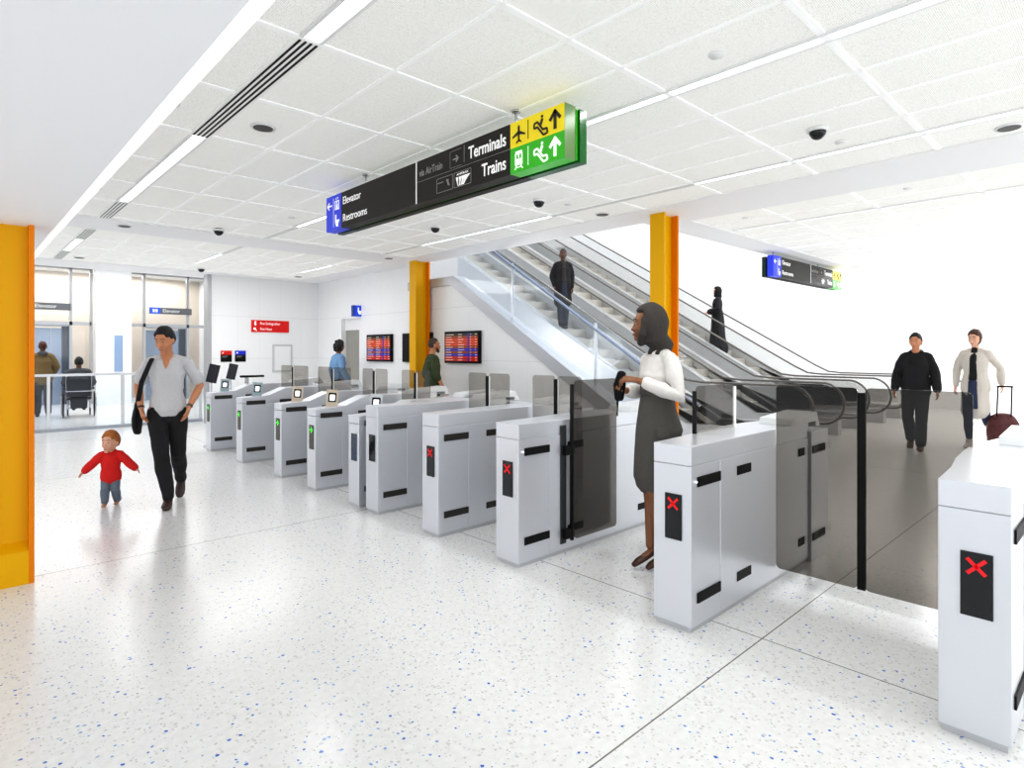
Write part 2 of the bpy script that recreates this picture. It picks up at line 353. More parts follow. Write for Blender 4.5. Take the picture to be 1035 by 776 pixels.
faintvent(5.41,7.83,8.9,'faint slotted vent before the middle orange column')
for (x,y,lab) in [(2.68,8.67,'black dome camera on the drywall band above the walking man'),(3.69,13.0,'farthest black dome camera above the elevators'),(4.75,6.535,'black dome camera below the large sign, left of the other one'),(4.75,4.6,'black dome camera below the green end of the large sign'),(4.76,1.69,'largest black dome camera on the tiles at upper right')]:
    t=thing('dome_camera',lab,'camera',(x,y,CZ-(.012 if y in(8.67,) else 0)),group='black dome cameras')
    MB().tube([(0,0,0),(0,0,-.025)],.075,24,dome=False).build('mount_ring',WHITE,t,True)
    MB().ball((0,0,-.022),(.06,.06,.062),20).build('dome',BLKG,t,True)
for (x,y,z,lab) in [(1.708,4.516,0,'round dark speaker grille beside the long slotted vent'),(1.69,9.255,.012,'round dark speaker grille on the band near the soffit'),(1.69,13.0,0,'far round dark speaker grille near the soffit'),(5.69,9.22,.012,'round dark speaker grille near the middle orange column'),(5.67,12.95,0,'farthest round dark speaker grille near the white corner'),(5.79,4.53,0,'round dark speaker grille above the escalators'),(5.76,.694,0,'round dark speaker grille at the right edge')]:
    t=thing('round_grille',lab,'speaker grille',(x,y,CZ-z),group='round ceiling grilles')
    MB().tube([(0,0,0),(0,0,-.012)],.088,28,dome=False).build('rim',WHITE,t,True)
    b=MB().tube([(0,0,-.011),(0,0,-.015)],.07,24,dome=False)
    b.build('grille',mat('grille_dark','#4a4844',.5,noise_amt=.6,noise_scale=90),t)
for i,(x,y) in enumerate([(1.107,4.52),(1.108,7.378),(3.118,7.308),(3.155,1.661),(5.186,1.666),(7.268,3.429),(5.138,4.507),(7.161,1.665)]):
    o=MB().tube([(0,0,.0),(0,0,-.012)],[.045,.04],20,dome=False).build('sprinkler_cover',WHITE,None,True); o.location=(x,y,CZ)
    tag(o,['small white disc between soffit and long slotted vent','small white disc near soffit farther along','small white disc left of the large sign','small white disc on the tiles above the green sign end','small white disc beside the largest dome camera','small white disc in the right ceiling field by the corner','small white disc above the coated man','small white disc beyond the wide band at right'][i],'sprinkler','white ceiling discs')
# ------------------------------------------------------------------ hanging signs
SB=mat('sign_brown','#2c2926',.45,spec=.25); SBL=mat('sign_blue','#2f45e0',.35,emit='#2c40e0',es=.15); SY=mat('sign_yellow','#f7e01e',.35,emit='#f7e01e',es=.1); SG=mat('sign_green','#3cbc22',.35,emit='#3cbc22',es=.1)
SGD=mat('sign_green_dark','#0d5a22',.2); LET=mat('letter_white','#f2f2f0',.5,emit='#ffffff',es=.3); LETD=mat('letter_dark','#2d2a1c',.5); LETG=mat('letter_grey','#a8a5a0',.5); SGE=mat('sign_edge_green','#5f7f4a',.3); SGB=mat('sign_under_olive','#7f9b1e',.35)
def esc_icon(x,y,s):
    P=[(-.5,.25),(-.25,.3),(.15,-.2),(.45,-.2),(.5,-.45),(.2,-.5),(-.25,.02),(-.5,0)]
    out=[]
    for i in range(8):
        a=P[i]; b=P[(i+1)%8]; out.append(line((x+a[0]*s,y+a[1]*s),(x+b[0]*s,y+b[1]*s),s*.11))
    out+=[line((x-.02*s,y+.08*s),(x+.12*s,y+.4*s),s*.16),circ(x+.1*s,y+.52*s,s*.08)]
    return out
def arrow_up(x,y,s): return [line((x,y-.5*s),(x,y+.4*s),s*.2),line((x-.38*s,y+.02*s),(x+.05*s,y+.5*s),s*.18),line((x+.38*s,y+.02*s),(x-.05*s,y+.5*s),s*.18)]
def arrow_h(x,y,s,d): return [line((x-.5*s*d,y),(x+.4*s*d,y),s*.15),line((x+.05*s*d,y+.35*s),(x+.48*s*d,y-.04*s),s*.15),line((x+.05*s*d,y-.35*s),(x+.48*s*d,y+.04*s),s*.15)]
def plane_icon(x,y,s): return [[(x-.05*s,y-.4*s),(x+.05*s,y-.4*s),(x+.07*s,y+.4*s),(x,y+.52*s),(x-.07*s,y+.4*s)],[(x-.5*s,y-.15*s),(x-.5*s,y-.05*s),(x,y+.2*s),(x,y+.0*s)],[(x+.5*s,y-.15*s),(x,y+.0*s),(x,y+.2*s),(x+.5*s,y-.05*s)],[(x-.2*s,y-.5*s),(x-.2*s,y-.42*s),(x,y-.28*s),(x,y-.4*s)],[(x+.2*s,y-.5*s),(x,y-.4*s),(x,y-.28*s),(x+.2*s,y-.42*s)]]
def train_icon(x,y,s): 
    r=[rect(x-.25*s,y+.38*s,x+.25*s,y+.48*s),rect(x-.28*s,y+.02*s,x-.2*s,y+.38*s),rect(x+.2*s,y+.02*s,x+.28*s,y+.38*s),rect(x-.04*s,y+.1*s,x+.04*s,y+.34*s),rect(x-.28*s,y-.28*s,x+.28*s,y+.06*s),rect(x-.2*s,y+.3*s,x+.2*s,y+.38*s)]
    r+=[line((x-.15*s,y-.3*s),(x-.3*s,y-.5*s),s*.07),line((x+.15*s,y-.3*s),(x+.3*s,y-.5*s),s*.07),rect(x-.22*s,y-.42*s,x+.22*s,y-.37*s)]
    return r
def toilet_icon(x,y,s): return [rect(x-.3*s,y-.1*s,x-.1*s,y+.5*s),[(x-.3*s,y+.02*s),(x-.3*s,y-.1*s),(x-.12*s,y-.5*s),(x+.2*s,y-.5*s),(x+.2*s,y-.3*s),(x+.4*s,y-.05*s),(x+.4*s,y+.05*s)]]
def lift_icon(x,y,s): return [rect(x-.32*s,y-.5*s,x+.32*s,y-.42*s),rect(x-.32*s,y+.1*s,x+.32*s,y+.18*s),rect(x-.32*s,y-.5*s,x-.24*s,y+.18*s),rect(x+.24*s,y-.5*s,x+.32*s,y+.18*s),circ(x,y+.0*s,.07*s),rect(x-.12*s,y-.4*s,x+.12*s,y-.1*s),[(x-.2*s,y+.28*s),(x-.04*s,y+.28*s),(x-.12*s,y+.42*s)],[(x+.2*s,y+.42*s),(x+.04*s,y+.42*s),(x+.12*s,y+.28*s)]]
def big_sign(label,root_loc,rotz,rods,L=3.22,hh=.345,split=None):
    # local frame: x to the reader's right, face toward -y, z up from sign bottom
    t=thing('hanging_sign',label,'sign',root_loc,rotz)
    a=.315; b=L-.493; div=L*.498
    MB().box(a,b,0,.10,0,hh).build('sign_body',SB,t,bevel=.002)
    MB().box(0,a,0,.10,0,hh).build('blue_end',SBL,t)
    MB().box(b,L,0,.10,hh/2,hh).build('yellow_panel',[SY],t)
    MB().box(b,L,0,.10,0,hh/2).build('green_panel',[SG],t)
    MB().box(L,L+.002,0,.10,0,hh).build('end_plate',SGE,t)
    MB().box(a,L,.11,.125,.01,hh-.01).build('gap_core',SG,t)
    MB().box(0,a,.125,.19,-.005,hh-.015).build('rear_blue_end',mat('rear_dark','#0c2a1a',.3),t)
    MB().box(a,L-.45,.125,.19,-.005,hh-.015).build('rear_body',SB,t)
    MB().box(L-.45,L+.02,.125,.19,-.005,hh-.015).build('rear_green_end',SGD,t)
    M=face_mat((0,-.001,0),(1,0,0),(0,0,1))
    z1,z2=hh*.75,hh*.25
    flat(arrow_h(.075,z1-.01,.1,-1),M,LET,t,'left_arrow')
    flat([rect(.155,.03,.158,hh-.03)],M,LET,t,'thin_line')
    flat(lift_icon(.23,z1,.13),M,LET,t,'elevator_symbol'); flat(toilet_icon(.23,z2,.12),M,LET,t,'toilet_symbol')
    text('Elevator',.105,M@Matrix.Translation((a+.03,z1-.005,0)),LET,t); text('Restrooms',.105,M@Matrix.Translation((a+.03,z2,0)),LET,t)
    flat([rect(div-.006,.0,div+.006,hh)],M,LET,t,'divider')
    flat([rect(div+.01,hh/2-.001,b,hh/2+.001),rect(b-.50,z1-.06,b-.497,z1+.07)],M,LETG,t,'thin_line')
    text('via AirTrain',.085,M@Matrix.Translation((div+.04,z1-.02,0)),LETG,t,sx=.78)
    flat(arrow_h(b-.60,z1-.01,.07,1)+[line((b-.67,z1-.07),(b-.53,z1-.07),.002),line((b-.67,z1+.055),(b-.53,z1+.055),.002),line((b-.67,z1-.07),(b-.67,z1+.055),.002)],M,LETG,t,'right_arrow')
    text('Terminals',.128,M@Matrix.Translation((b-.04,z1-.01,0)),LET,t,'RIGHT',sx=.8,bold=.0015); text('Trains',.128,M@Matrix.Translation((b-.04,z2-.0,0)),LET,t,'RIGHT',sx=.8,bold=.0015)
    def fr(x0,y0,x1,y1): return [line((x0,y0),(x1,y0),.003),line((x0,y1),(x1,y1),.003),line((x0,y0),(x0,y1),.003),line((x1,y0),(x1,y1),.003)]
    flat(fr(b-.62,z2-.055,b-.42,z2+.055)+fr(b-.84,z2-.055,b-.64,z2+.055),M,LETG,t,'logo_frame')
    rl=[]
    for k in range(4):
        xb=b-.575+.018*k; xt=b-.60+.042*k; w=.008+.003*k
        rl+=[[(xb,z2-.048),(xb+w,z2-.048),(xt+.55*(xb-xt)+w*1.3,z2-.018),(xt+.55*(xb-xt),z2-.018)],[(xt+.55*(xb-xt),z2-.018),(xt+.55*(xb-xt)+w*1.3,z2-.018),(xt+.02+w*1.5,z2+.018),(xt+.0,z2+.018)]]
    flat(rl,M,LET,t,'rail_logo')
    text('AMTRAK',.022,M@Matrix.Translation((b-.52,z2+.037,0)),LET,t,'CENTER',sx=1.6)
    text('NJ TRANSIT',.014,M@Matrix.Translation((b-.83,z2+.02,0)),LETG,t); flat([[(b-.72,z2+.03),(b-.70,z2+.03),(b-.675,z2-.02),(b-.695,z2-.02)],rect(b-.70,z2+.0,b-.69,z2+.03)],M,LETG,t,'transit_mark')
    for z,ma,ic in ((z1,LETD,plane_icon),(z2,LET,train_icon)):
        flat(ic(b+.085,z-.005,.12 if z==z1 else .125),M,ma,t,'mode_symbol'); flat([rect(b+.172,z-.06,b+.176,z+.065)],M,ma,t,'thin_line')
        flat(esc_icon(b+.29,z-.01,.12),M,ma,t,'escalator_symbol'); flat(arrow_up(b+.415,z,.12),M,ma,t,'up_arrow')
    for x in rods:
        MB().tube([(x,.09,hh),(x,.09,CZ-root_loc[2]+.0)],.010,12,dome=False).build('hanger_rod',CHR,t,True); MB().tube([(x,.09,CZ-root_loc[2]-.012),(x,.09,CZ-root_loc[2])],[.03,.035],16,dome=False).build('ceiling_flange',CHR,t,True)
    return t
big_sign('large hanging sign with yellow and green end, nearest the camera',(2.79,5.70,2.76),-PI/2,(.63,2.69))
big_sign('small distant hanging sign at right in front of the far wall',(9.86,4.19,2.80),0,(.2,2.2))
# ------------------------------------------------------------------ wall signs and screens
t=thing('fire_sign','red fire extinguisher and fire hose sign on the white wall','sign',(4.97,WY,2.0))
MB().box(0,.86,-.02,0,0,.27).build('sign_plate',mat('sign_red','#e00808',.4),t)
M=face_mat((0,-.021,0),(1,0,0),(0,0,1))
text('Fire Extinguisher',.085,M@Matrix.Translation((.19,.195,0)),LET,t,sx=.8); text('Fire Hose',.085,M@Matrix.Translation((.19,.07,0)),LET,t,sx=.8)
flat([rect(.065,.15,.105,.225),rect(.075,.225,.095,.245),line((.07,.24),(.11,.25),.01)],M,LET,t,'extinguisher_symbol'); flat([circ(.07,.075,.03),line((.08,.06),(.12,.03),.015)],M,LET,t,'hose_symbol')
t=thing('hose_cabinet','pale square fire hose cabinet door under the red sign','cabinet',(5.45,WY,1.08))
MB().box(0,.46,-.02,0,0,.64).build('frame',mat('cab_frame','#c9cbcc',.4),t); MB().box(.04,.42,-.026,-.01,.04,.60).build('door',mat('cab_door','#eef0f1',.3),t)
for x,c,lab in ((4.32,'#d80f12','small black notice with red top on the white wall'),(4.62,'#1230c8','small black notice with blue top on the white wall')):
    t=thing('wall_notice',lab,'sign',(x,WY,1.33)); MB().box(0,.23,-.012,0,0,.155).build('lower_plate',BLK,t); MB().box(0,.23,-.012,0,.155,.245).build('top_plate',mat('n'+c,c,.4),t)
    M=face_mat((0,-.013,0),(1,0,0),(0,0,1)); flat([circ(.045,.2,.018) if x>4.5 else line((.03,.185),(.06,.215),.015)],M,LET,t); flat([rect(.03,.12,.15,.128),rect(.03,.1,.12,.107)],M,LETG,t,'small_print')
t=thing('restroom_sign','blue box sign with a toilet symbol above the doorway','sign',(6.42,11.75,2.32))
MB().box(-.02,.22,0,.06,0,.24).build('sign_box',mat('sign_blue3','#1a4fe0',.35,emit='#1a4fe0',es=.2),t)
MB().box(-.045,-.02,0,.10,0,.24).build('dark_edge',mat('sign_bluedark','#123a9c',.4),t)
flat(toilet_icon(.10,.12,.15),face_mat((0,-.001,0),(1,0,0),(0,0,1)),LET,t)
def screen(y,label,lit=True):
    t=thing('departure_screen',label,'screen',(6.56,y,1.35),-PI/2)  # local x -> -Y
    w,h=.96,.56
    MB().box(0,w,-.06,0,0,h).build('casing',BLK,t,bevel=.004)
    if lit:
        b=MB(); rr=random.Random(int(y*10)); ms=[mat('scr_or','#c23f12',.4,emit='#d0461a',es=.25),mat('scr_rd','#b8150e',.4,emit='#cc1a10',es=.22),mat('scr_bl','#1b25a0',.4,emit='#2430c0',es=.25),mat('scr_br','#8a3a10',.4,emit='#9a4416',es=.25),mat('scr_hd','#132018',.4),mat('scr_wh','#e8d8c8',.4,emit='#ffe8d0',es=.15)]
        rows=[4,3,0,0,0,3,2,3,2,1,1]; n=len(rows); rh=(h-.07)/n
        for i,r in enumerate(rows):
            z=h-.035-rh*(i+1); b.mi=r; b.box(.03,w-.03,-.064,-.058,z+.003,z+rh-.001)
            if r!=2: b.mi=2; b.box(.66,.70,-.0645,-.060,z+.003,z+rh)
            b.mi=5
            for x0,x1 in ((.05,.05+rr.uniform(.12,.25)),(.4,.4+rr.uniform(.1,.18)),(.73,.76),(.86,.86+rr.uniform(.02,.06))): b.box(x0,x1,-.0655,-.060,z+rh*.4,z+rh*.62)
        b.build('display',ms,t)
    return t
screen(11.42,'departure screen left of the middle orange column'); screen(10.04,'dark screen half hidden behind the middle orange column',False); screen(8.66,'departure screen right of the man in green')
# ------------------------------------------------------------------ fare gates
GX=2.96
def roundrect(y0,y1,z0,z1,r,n=5):
    P=[]
    for cx,cz,a0 in ((y1-r,z1-r,0),(y0+r,z1-r,PI/2),(y0+r,z0+r,PI),(y1-r,z0+r,1.5*PI)):
        for k in range(n+1): a=a0+PI/2*k/n; P.append((cx+r*math.cos(a),cz+r*math.sin(a)))
    return P
def leaf_y(t,x,y0,y1,seal,m=SMOKEL,z0=.1,z1=1.33):   # closed leaf across the lane
    g_=MB().prism(roundrect(y0,y1,z0,z1,.03),x-.005,x+.005,'x').build('glass_leaf',m,t)
    e=MB()
    if seal: 
        a=seal; MB().box(x-.012,x+.012,a-.022,a+.022,z0+.0,z1-.03).build('black_seal',BLK,g_)
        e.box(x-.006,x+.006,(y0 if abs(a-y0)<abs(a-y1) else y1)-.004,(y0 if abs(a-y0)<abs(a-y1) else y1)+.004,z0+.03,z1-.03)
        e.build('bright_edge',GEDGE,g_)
def leaf_x(t,y,x0,x1,m=SMOKE,z0=.1,z1=1.33,far_edge=False):
    g_=MB().prism(roundrect(x0,x1,z0,z1,.03),y-.005,y+.005,'y').build('glass_leaf',m,t)
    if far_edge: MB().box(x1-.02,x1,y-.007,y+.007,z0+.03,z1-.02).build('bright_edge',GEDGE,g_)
    return g_
def gate(y0,y1,label,tall=True,sym='cross',leaves=(),opened=(),side=1,tint=None,far=True,bulge=.09):
    """y0 right side (low Y), y1 left side; local origin at (GX,y0,0)"""
    t=thing('fare_gate',label,'fare gate',(GX,y0,0),group='row of steel fare gate cabinets')
    w=y1-y0; E_=1.66
    def plan(o=0,x0=0.):
        P=[(x0+o,o),(E_-o,o)]
        P+=[(E_-o,w+.02-o),(1.25,w+bulge-o),(.95,w+bulge*.95-o),(.65,w+bulge*.7-o),(.35,w+bulge*.25-o),(x0+o,w-o)]
        return P
    MB().prism(plan(.012),0,.03).build('plinth',mat('plinth','#c9cbce',.4,.3),t)
    if tall:
        MB().prism(plan(),.03,.9192).build('housing',STEEL,t,bevel=.004)
        MB().prism(plan(),.92,1.03).build('top_cover',STEEL,t,bevel=.004)
    else:
        MB().prism(plan(),.03,.83).build('housing',STEEL,t,bevel=.004)
        P=[(0,.833),(E_,.833),(E_,1.03),(.62,1.03),(.36,.93),(0,.91)]
        MB().prism(P,0,w,'y').build('top_cover',STEEL,t,bevel=.004)
    MB().box(.325,E_-.02,-.004,.004,.05,.915 if tall else .82).build('access_panel',STEEL,t,bevel=.001)
    # rear pedestal and raised reader hood
    MB().box(E_+.004,E_+.34,-.02,w-.03,0,.96).build('rear_pedestal',STEEL,t,bevel=.004)
    if far:
        MB().prism([(1.32,1.03),(E_+.12,1.03),(E_+.12,.99),(E_+.2,.99),(E_+.14,1.10),(1.34,1.075)],-.01,w-.02,'y').build('reader_hood',mat('hood_light','#dfe2e4',.3,.2),t,bevel=.004)
    zt=.80 if tall else .81; zb=.155
    for a,b in ((.06,.32),(.525,.71),(1.46,1.57)):
        for z in (zt,zb): MB().box(a,b,-.008,.004,z,z+.055).build('sensor_slot',SLOT if not tall or y0>3.5 else BLK,t)
    for z in (zt,zb): MB().box(E_+.02,E_+.26,-.028,-.018,z,z+.055).build('sensor_slot',BLK,t)
    yc=w*.5-.01
    dz0,dz1=(.50,.755) if tall else (.46,.73)
    dm={'cross':BLKG,'blank':BLKG,'navy':mat('display_navy','#1c2f4e',.2),'green':mat('display_olive','#3b3320',.3)}[sym]
    d=MB().box(-.006,.004,yc-.052,yc+.052,dz0,dz1).build('display',dm,t)
    M=face_mat((-.0065,yc,dz1-.055),(0,-1,0),(0,0,1))
    if sym=='cross': flat([line((-.03,-.03),(.03,.03),.014),line((-.03,.03),(.03,-.03),.014)],M,mat('led_red','#e0141c',.4,emit='#e01020',es=.2),d,'red_cross')
    if sym=='green': flat([line((-.035,0),(.03,0),.013),line((0,-.03),(.032,.002),.013),line((0,.03),(.032,-.002),.013)],M,mat('led_green','#28d020',.4,emit='#35ff28',es=.8),d,'green_arrow')
    if not tall:
        rt=Vector((.93,-.32,-.08)).normalized(); up=Vector((.26,-.10,.95)); up=(up-rt*up.dot(rt)).normalized(); Mr=face_mat((.235,w/2-.02,.93),rt,up)
        rn='reader_'+(tint or 'grey')
        def plate(nm,hw_,z0_,z1_,d0,d1,m_,par):
            me=MB().prism(roundrect(-hw_,hw_,z0_,z1_,.008,3),d0,d1).mesh(nm); me.transform(Mr); return link(nm,me,m_,par)
        r=plate('card_reader',.064,-.03,.185,-.025,0,mat(rn,{'tan':'#c9bba9','blue':'#9fb2b8'}.get(tint,'#c4c8ca'),.4,.3),t)
        plate('reader_frame',.043,.045,.15,-.002,.003,BLK,r); plate('reader_screen',.028,.06,.13,.002,.005,mat('scr_white','#ffffff',.4,emit='#ffffff',es=.6),r)
    for L in leaves:
        y_a,y_b,seal,mm=L; leaf_y(t,4.05-GX,y_a-y0,y_b-y0,(seal-y0) if seal else None,mm)
    return t
SM,SL=SMOKE,SMOKEL
def pair(g0,g1,s):  # leaves between upper side of g0 and lower side of g1
    pass
g10=gate(.349,.584,'nearest steel fare gate at the lower right edge',leaves=[(.64,1.165,None,SM)],bulge=.08)
g9=gate(1.705,1.945,'steel fare gate in front of the woman in the headscarf',leaves=[(1.205,1.70,1.185,SM)])
g8=gate(3.07,3.31,'steel fare gate left of the woman with an opened glass leaf',leaves=[(3.40,3.68,3.70,SL)])
g7=gate(4.03,4.26,'second red cross fare gate from the right with wide white side',leaves=[(3.72,4.0,None,SL),(4.33,4.63,4.655,SL)])
g6=gate(4.99,5.215,'tall fare gate with blank black display in the middle of the row',sym='blank',leaves=[(4.68,4.96,None,SL)])
g6b=gate(5.35,5.56,'low fare gate with narrow navy display left of the tall one',tall=False,sym='navy',leaves=[(5.67,5.94,5.965,SL)])
g5=gate(6.315,6.525,'low fare gate with green arrow nearest the tall gates, tan reader',tall=False,sym='green',tint='tan',leaves=[(5.99,6.26,None,SL),(6.60,6.89,6.915,SL)])
g4=gate(7.25,7.467,'low green arrow fare gate, third from the far end',tall=False,sym='green',tint='tan',leaves=[(6.94,7.21,None,SL),(7.55,8.05,8.075,SL)])
g3=gate(8.59,8.82,'low green arrow fare gate, second from the far end',tall=False,sym='green',tint='blue',leaves=[(8.10,8.54,None,SL),(8.90,9.42,9.445,SL)])
g1=gate(9.96,10.19,'farthest low fare gate beside the tablets',tall=False,sym='green',tint='blue',leaves=[(9.47,9.9,None,SL)])
# opened leaves beside the woman
lf=leaf_x(g8,-.035,.57,1.10)
MB().tube([(.54,-.035,.1),(.54,-.035,1.30)],.016,12,dome=False).build('hinge_post',BLK,g8,True)
MB().box(.44,.50,-.012,.004,.08,.985).build('hinge_recess',DGR,g8)
for z in (.12,.76): MB().box(.46,.56,-.045,.004,z,z+.07).build('hinge_bracket',BLK,g8)
leaf_x(g9,.26,.51,1.04,SMOKEL,far_edge=True)
MB().tube([(.49,.26,.2),(.49,.26,1.30)],.014,12,dome=False).build('hinge_post',BLK,g9,True)
MB().ball((.04,-.006,.83),.006,8).build('indicator',LAMP,g8,True); MB().ball((.045,-.006,.83),.006,8).build('indicator',LAMP,g9,True)
# tablets and black arm by the farthest gate
def tablet(x,y,z,sc,label):
    t=thing('tablet_kiosk',label,'tablet',(x,y,z)); 
    MB().tube([(.03,0,.1),(.03,0,.03-z)],.018,10).build('stem',CHR,t,True); MB().tube([(.03,0,-z),(.03,0,.02-z)],.11,20,dome=False).build('base_plate',CHR,t,True)
    rt=Vector((.93,-.30,-.22)).normalized(); up=Vector((.33,-.10,.94)); up=(up-rt*up.dot(rt)).normalized(); M=face_mat((.02,-.03,-.03),rt,up)
    b=MB().box(-.08*sc,.08*sc,0,.30*sc,-.012,0); me=b.mesh('screen'); me.transform(M); link('screen',me,BLK,t)
    b=MB().box(-.073*sc,.073*sc,.01,.29*sc,-.002,.002); me=b.mesh('glass'); me.transform(M); link('display',me,mat('tab_navy','#0b1020',.25),t)
tablet(3.08,10.45,1.08,1.0,'larger black tilted tablet left of the farthest gate'); tablet(3.35,10.35,1.13,.85,'smaller dark tilted tablet right of the larger one')
t=thing('scanner_arm','black horizontal scanner arm on a short stand near the tablets','scanner',(3.45,10.1,1.03))
MB().box(0,.38,-.03,.03,.10,.135).build('arm',BLK,t,bevel=.01); MB().box(.08,.13,-.02,.02,0,.1).build('stand',CHR,t)
# ------------------------------------------------------------------ escalators
TA=math.tan(math.radians(30)); Y0=5.5; YT=14.2
ESC_ST=mat('escalator_step','#bdb9b2',.45,.2,noise_amt=.2,noise_scale=3); SKIRT=mat('escalator_skirt','#bdbcba',.35,.4); DECK=mat('escalator_deck','#c4c5c7',.3,.4); HR=mat('handrail_grey','#5d5853',.45); CLAD=mat('escalator_cladding','#c2c3c5',.45,noise_amt=.06,noise_scale=40)
EGL=glass('escalator_glass',(.945,.945,.94),.7,.05)
def surf(y): return 0 if y<Y0 else min((y-Y0)*TA,(YT-Y0)*TA)
def esc(xa,xb,label):
    t=thing('escalator',label,'escalator',((xa+xb)/2,Y0,0),group='bank of escalators going up')
    ox,oy=(xa+xb)/2,Y0
    def prof(off,ys): return [(y-oy,surf(y)+off) for y in ys]
    ysb=[3.9,Y0,YT,16.5]
    # truss body
    P=prof(-.03,[4.4,Y0,YT,18.4])+[(18.4-oy,surf(YT)-1.0),(YT+.2-oy,surf(YT)-1.0),(7.0-oy,0),(4.4-oy,0)]
    MB().prism(P,xa+.12-ox,xb-.12-ox,'x').build('truss',CLAD,t)
    for s,x in ((-1,xa),(1,xb)):
        # outer cladding under the balustrade
        P=prof(.28,[3.9,Y0,YT,18.4])+[(18.4-oy,surf(YT)-1.0),(YT+.2-oy,surf(YT)-1.0),(7.0-oy,0),(3.9-oy,0)]
        x0,x1=(x-.06,x+.12) if s<0 else (x-.12,x+.06)
        MB().prism(P,x0-ox,x1-ox,'x').build('side_cladding',CLAD,t)
        P=prof(.285,[3.85,Y0,YT,18.4])+prof(.30,[3.85,Y0,YT,18.4])[::-1]
        MB().prism(P,x0-.01-ox,x1+.01-ox,'x').build('deck',DECK,t)
        # glass balustrade
        arc=[(3.75+.32*math.cos(a),.68+.32*math.sin(a)) for a in [math.radians(d) for d in range(-110,-271,-20)]]
        arc=[(y-oy,z) for y,z in arc]
        top=[(Y0-.2-oy,1.0),(Y0+.25-oy,1.0+.18),(YT-oy,surf(YT)+1.0),(18.4-oy,surf(YT)+1.0)]
        bot=[(18.4-oy,surf(YT)+.3),(YT-oy,surf(YT)+.3),(Y0-oy,.3)]
        MB().prism(arc+top+bot,x-.006-ox,x+.006-ox,'x').build('glass_balustrade',EGL,t)
        path=[(x-ox,3.95-oy,.30)]+[(x-ox,3.75+.35*math.cos(math.radians(d))-oy,.68+.35*math.sin(math.radians(d))) for d in range(-80,-271,-15)]+[(x-ox,Y0-.3-oy,1.03),(x-ox,Y0-oy,1.06),(x-ox,Y0+.3-oy,1.21),(x-ox,YT-oy,surf(YT)+1.03),(x-ox,18.4-oy,surf(YT)+1.03)]
        MB().tube(path,[(.04,.02)]*len(path),10,dome=False).build('handrail',HR,t,True)
        P=prof(.0,[4.4,Y0,YT])+prof(.12,[4.4,Y0,YT])[::-1]
        MB().prism(P,x-s*.13-ox-.005,x-s*.13-ox+.005,'x').build('skirt',SKIRT,t)
    MB().box(xa+.12-ox,xb-.12-ox,4.3-oy,Y0-oy,-.01,.012).build('landing_plate',SKIRT,t)
    st=MB().box(-(xb-xa)/2+.13,(xb-xa)/2-.13,0,.40,-.25,0).build('step',ESC_ST,None)
    n=int((YT-Y0)/.4)
    for k in range(n):
        o=st if k==0 else st.copy()
        if k: COL.objects.link(o)
        o.parent=t; o.location=(0,k*.4+.1,(k+1)*.4*TA-.02)
esc(9.4,10.75,'nearest escalator, carrying the man in the long black coat')
esc(12.05,13.4,'middle escalator between the two carrying people')
esc(14.85,16.2,'farthest escalator, carrying the woman in black robes')
# glass guard above the stringer
t=thing('glass_balustrade','clear glass balustrade with metal top rail above the sloping wall edge','balustrade',(6.62,3.7,0))
def bz(y): return (y-3.7)*.6
P=[(.3,.25),(4.72,bz(8.42)+.08),(4.72,bz(8.42)+1.05),(.3,1.22)]
MB().prism(P,-.008,.008,'x').build('glass_panel',glass('guard_glass',(.90,.93,.96),1.6,.06),t)
MB().tube([(0,.0,.9),(0,.3,1.05),(0,4.9,bz(8.6)+1.0),(0,5.4,bz(8.6)+1.15)],[(.03,.02)]*4,8,dome=False).build('top_rail',mat('rail_bluegrey','#a9b6cf',.25,.5),t)
for y in (1.6,3.3): MB().box(-.02,.02,y-.012,y+.012,y*.6+.1,y*.6+1.0).build('post',CHR,t)
# landing floor edge high up
struct(MB().box(6.8,9.2,12.2,18.5,2.75,3.05).build('trim_12',mat('slab_grey','#d4d4d4',.6,noise_amt=.12,noise_scale=25)))
# ------------------------------------------------------------------ people
SK={'tan':mat('skin_tan','#c68a66',.5),'fair':mat('skin_fair','#e0ae94',.5),'brown':mat('skin_brown','#87593a',.5),'dark':mat('skin_dark','#4e3020',.45)}
def remesh(mb,vox,sm=3,wr=0,wf=9,seed=0,zst=1):
    me=mb.mesh('tmp'); o=bpy.data.objects.new('tmp',me); COL.objects.link(o)
    r=o.modifiers.new('r','REMESH'); r.mode='VOXEL'; r.voxel_size=vox
    if sm: s=o.modifiers.new('s','SMOOTH'); s.factor=.5; s.iterations=sm
    dg=bpy.context.evaluated_depsgraph_get(); out=bpy.data.meshes.new_from_object(o.evaluated_get(dg)); bpy.data.objects.remove(o); bpy.data.meshes.remove(me)
    if wr:
        out.update(); ns=[v.normal.copy() for v in out.vertices]
        for v,n in zip(out.vertices,ns):
            p=v.co; q=Vector((p.x*wf+seed,p.y*wf,p.z*wf*zst)); v.co=p+n*wr*(noise.noise(q)+.5*abs(noise.noise(q*2.1)))
    return out
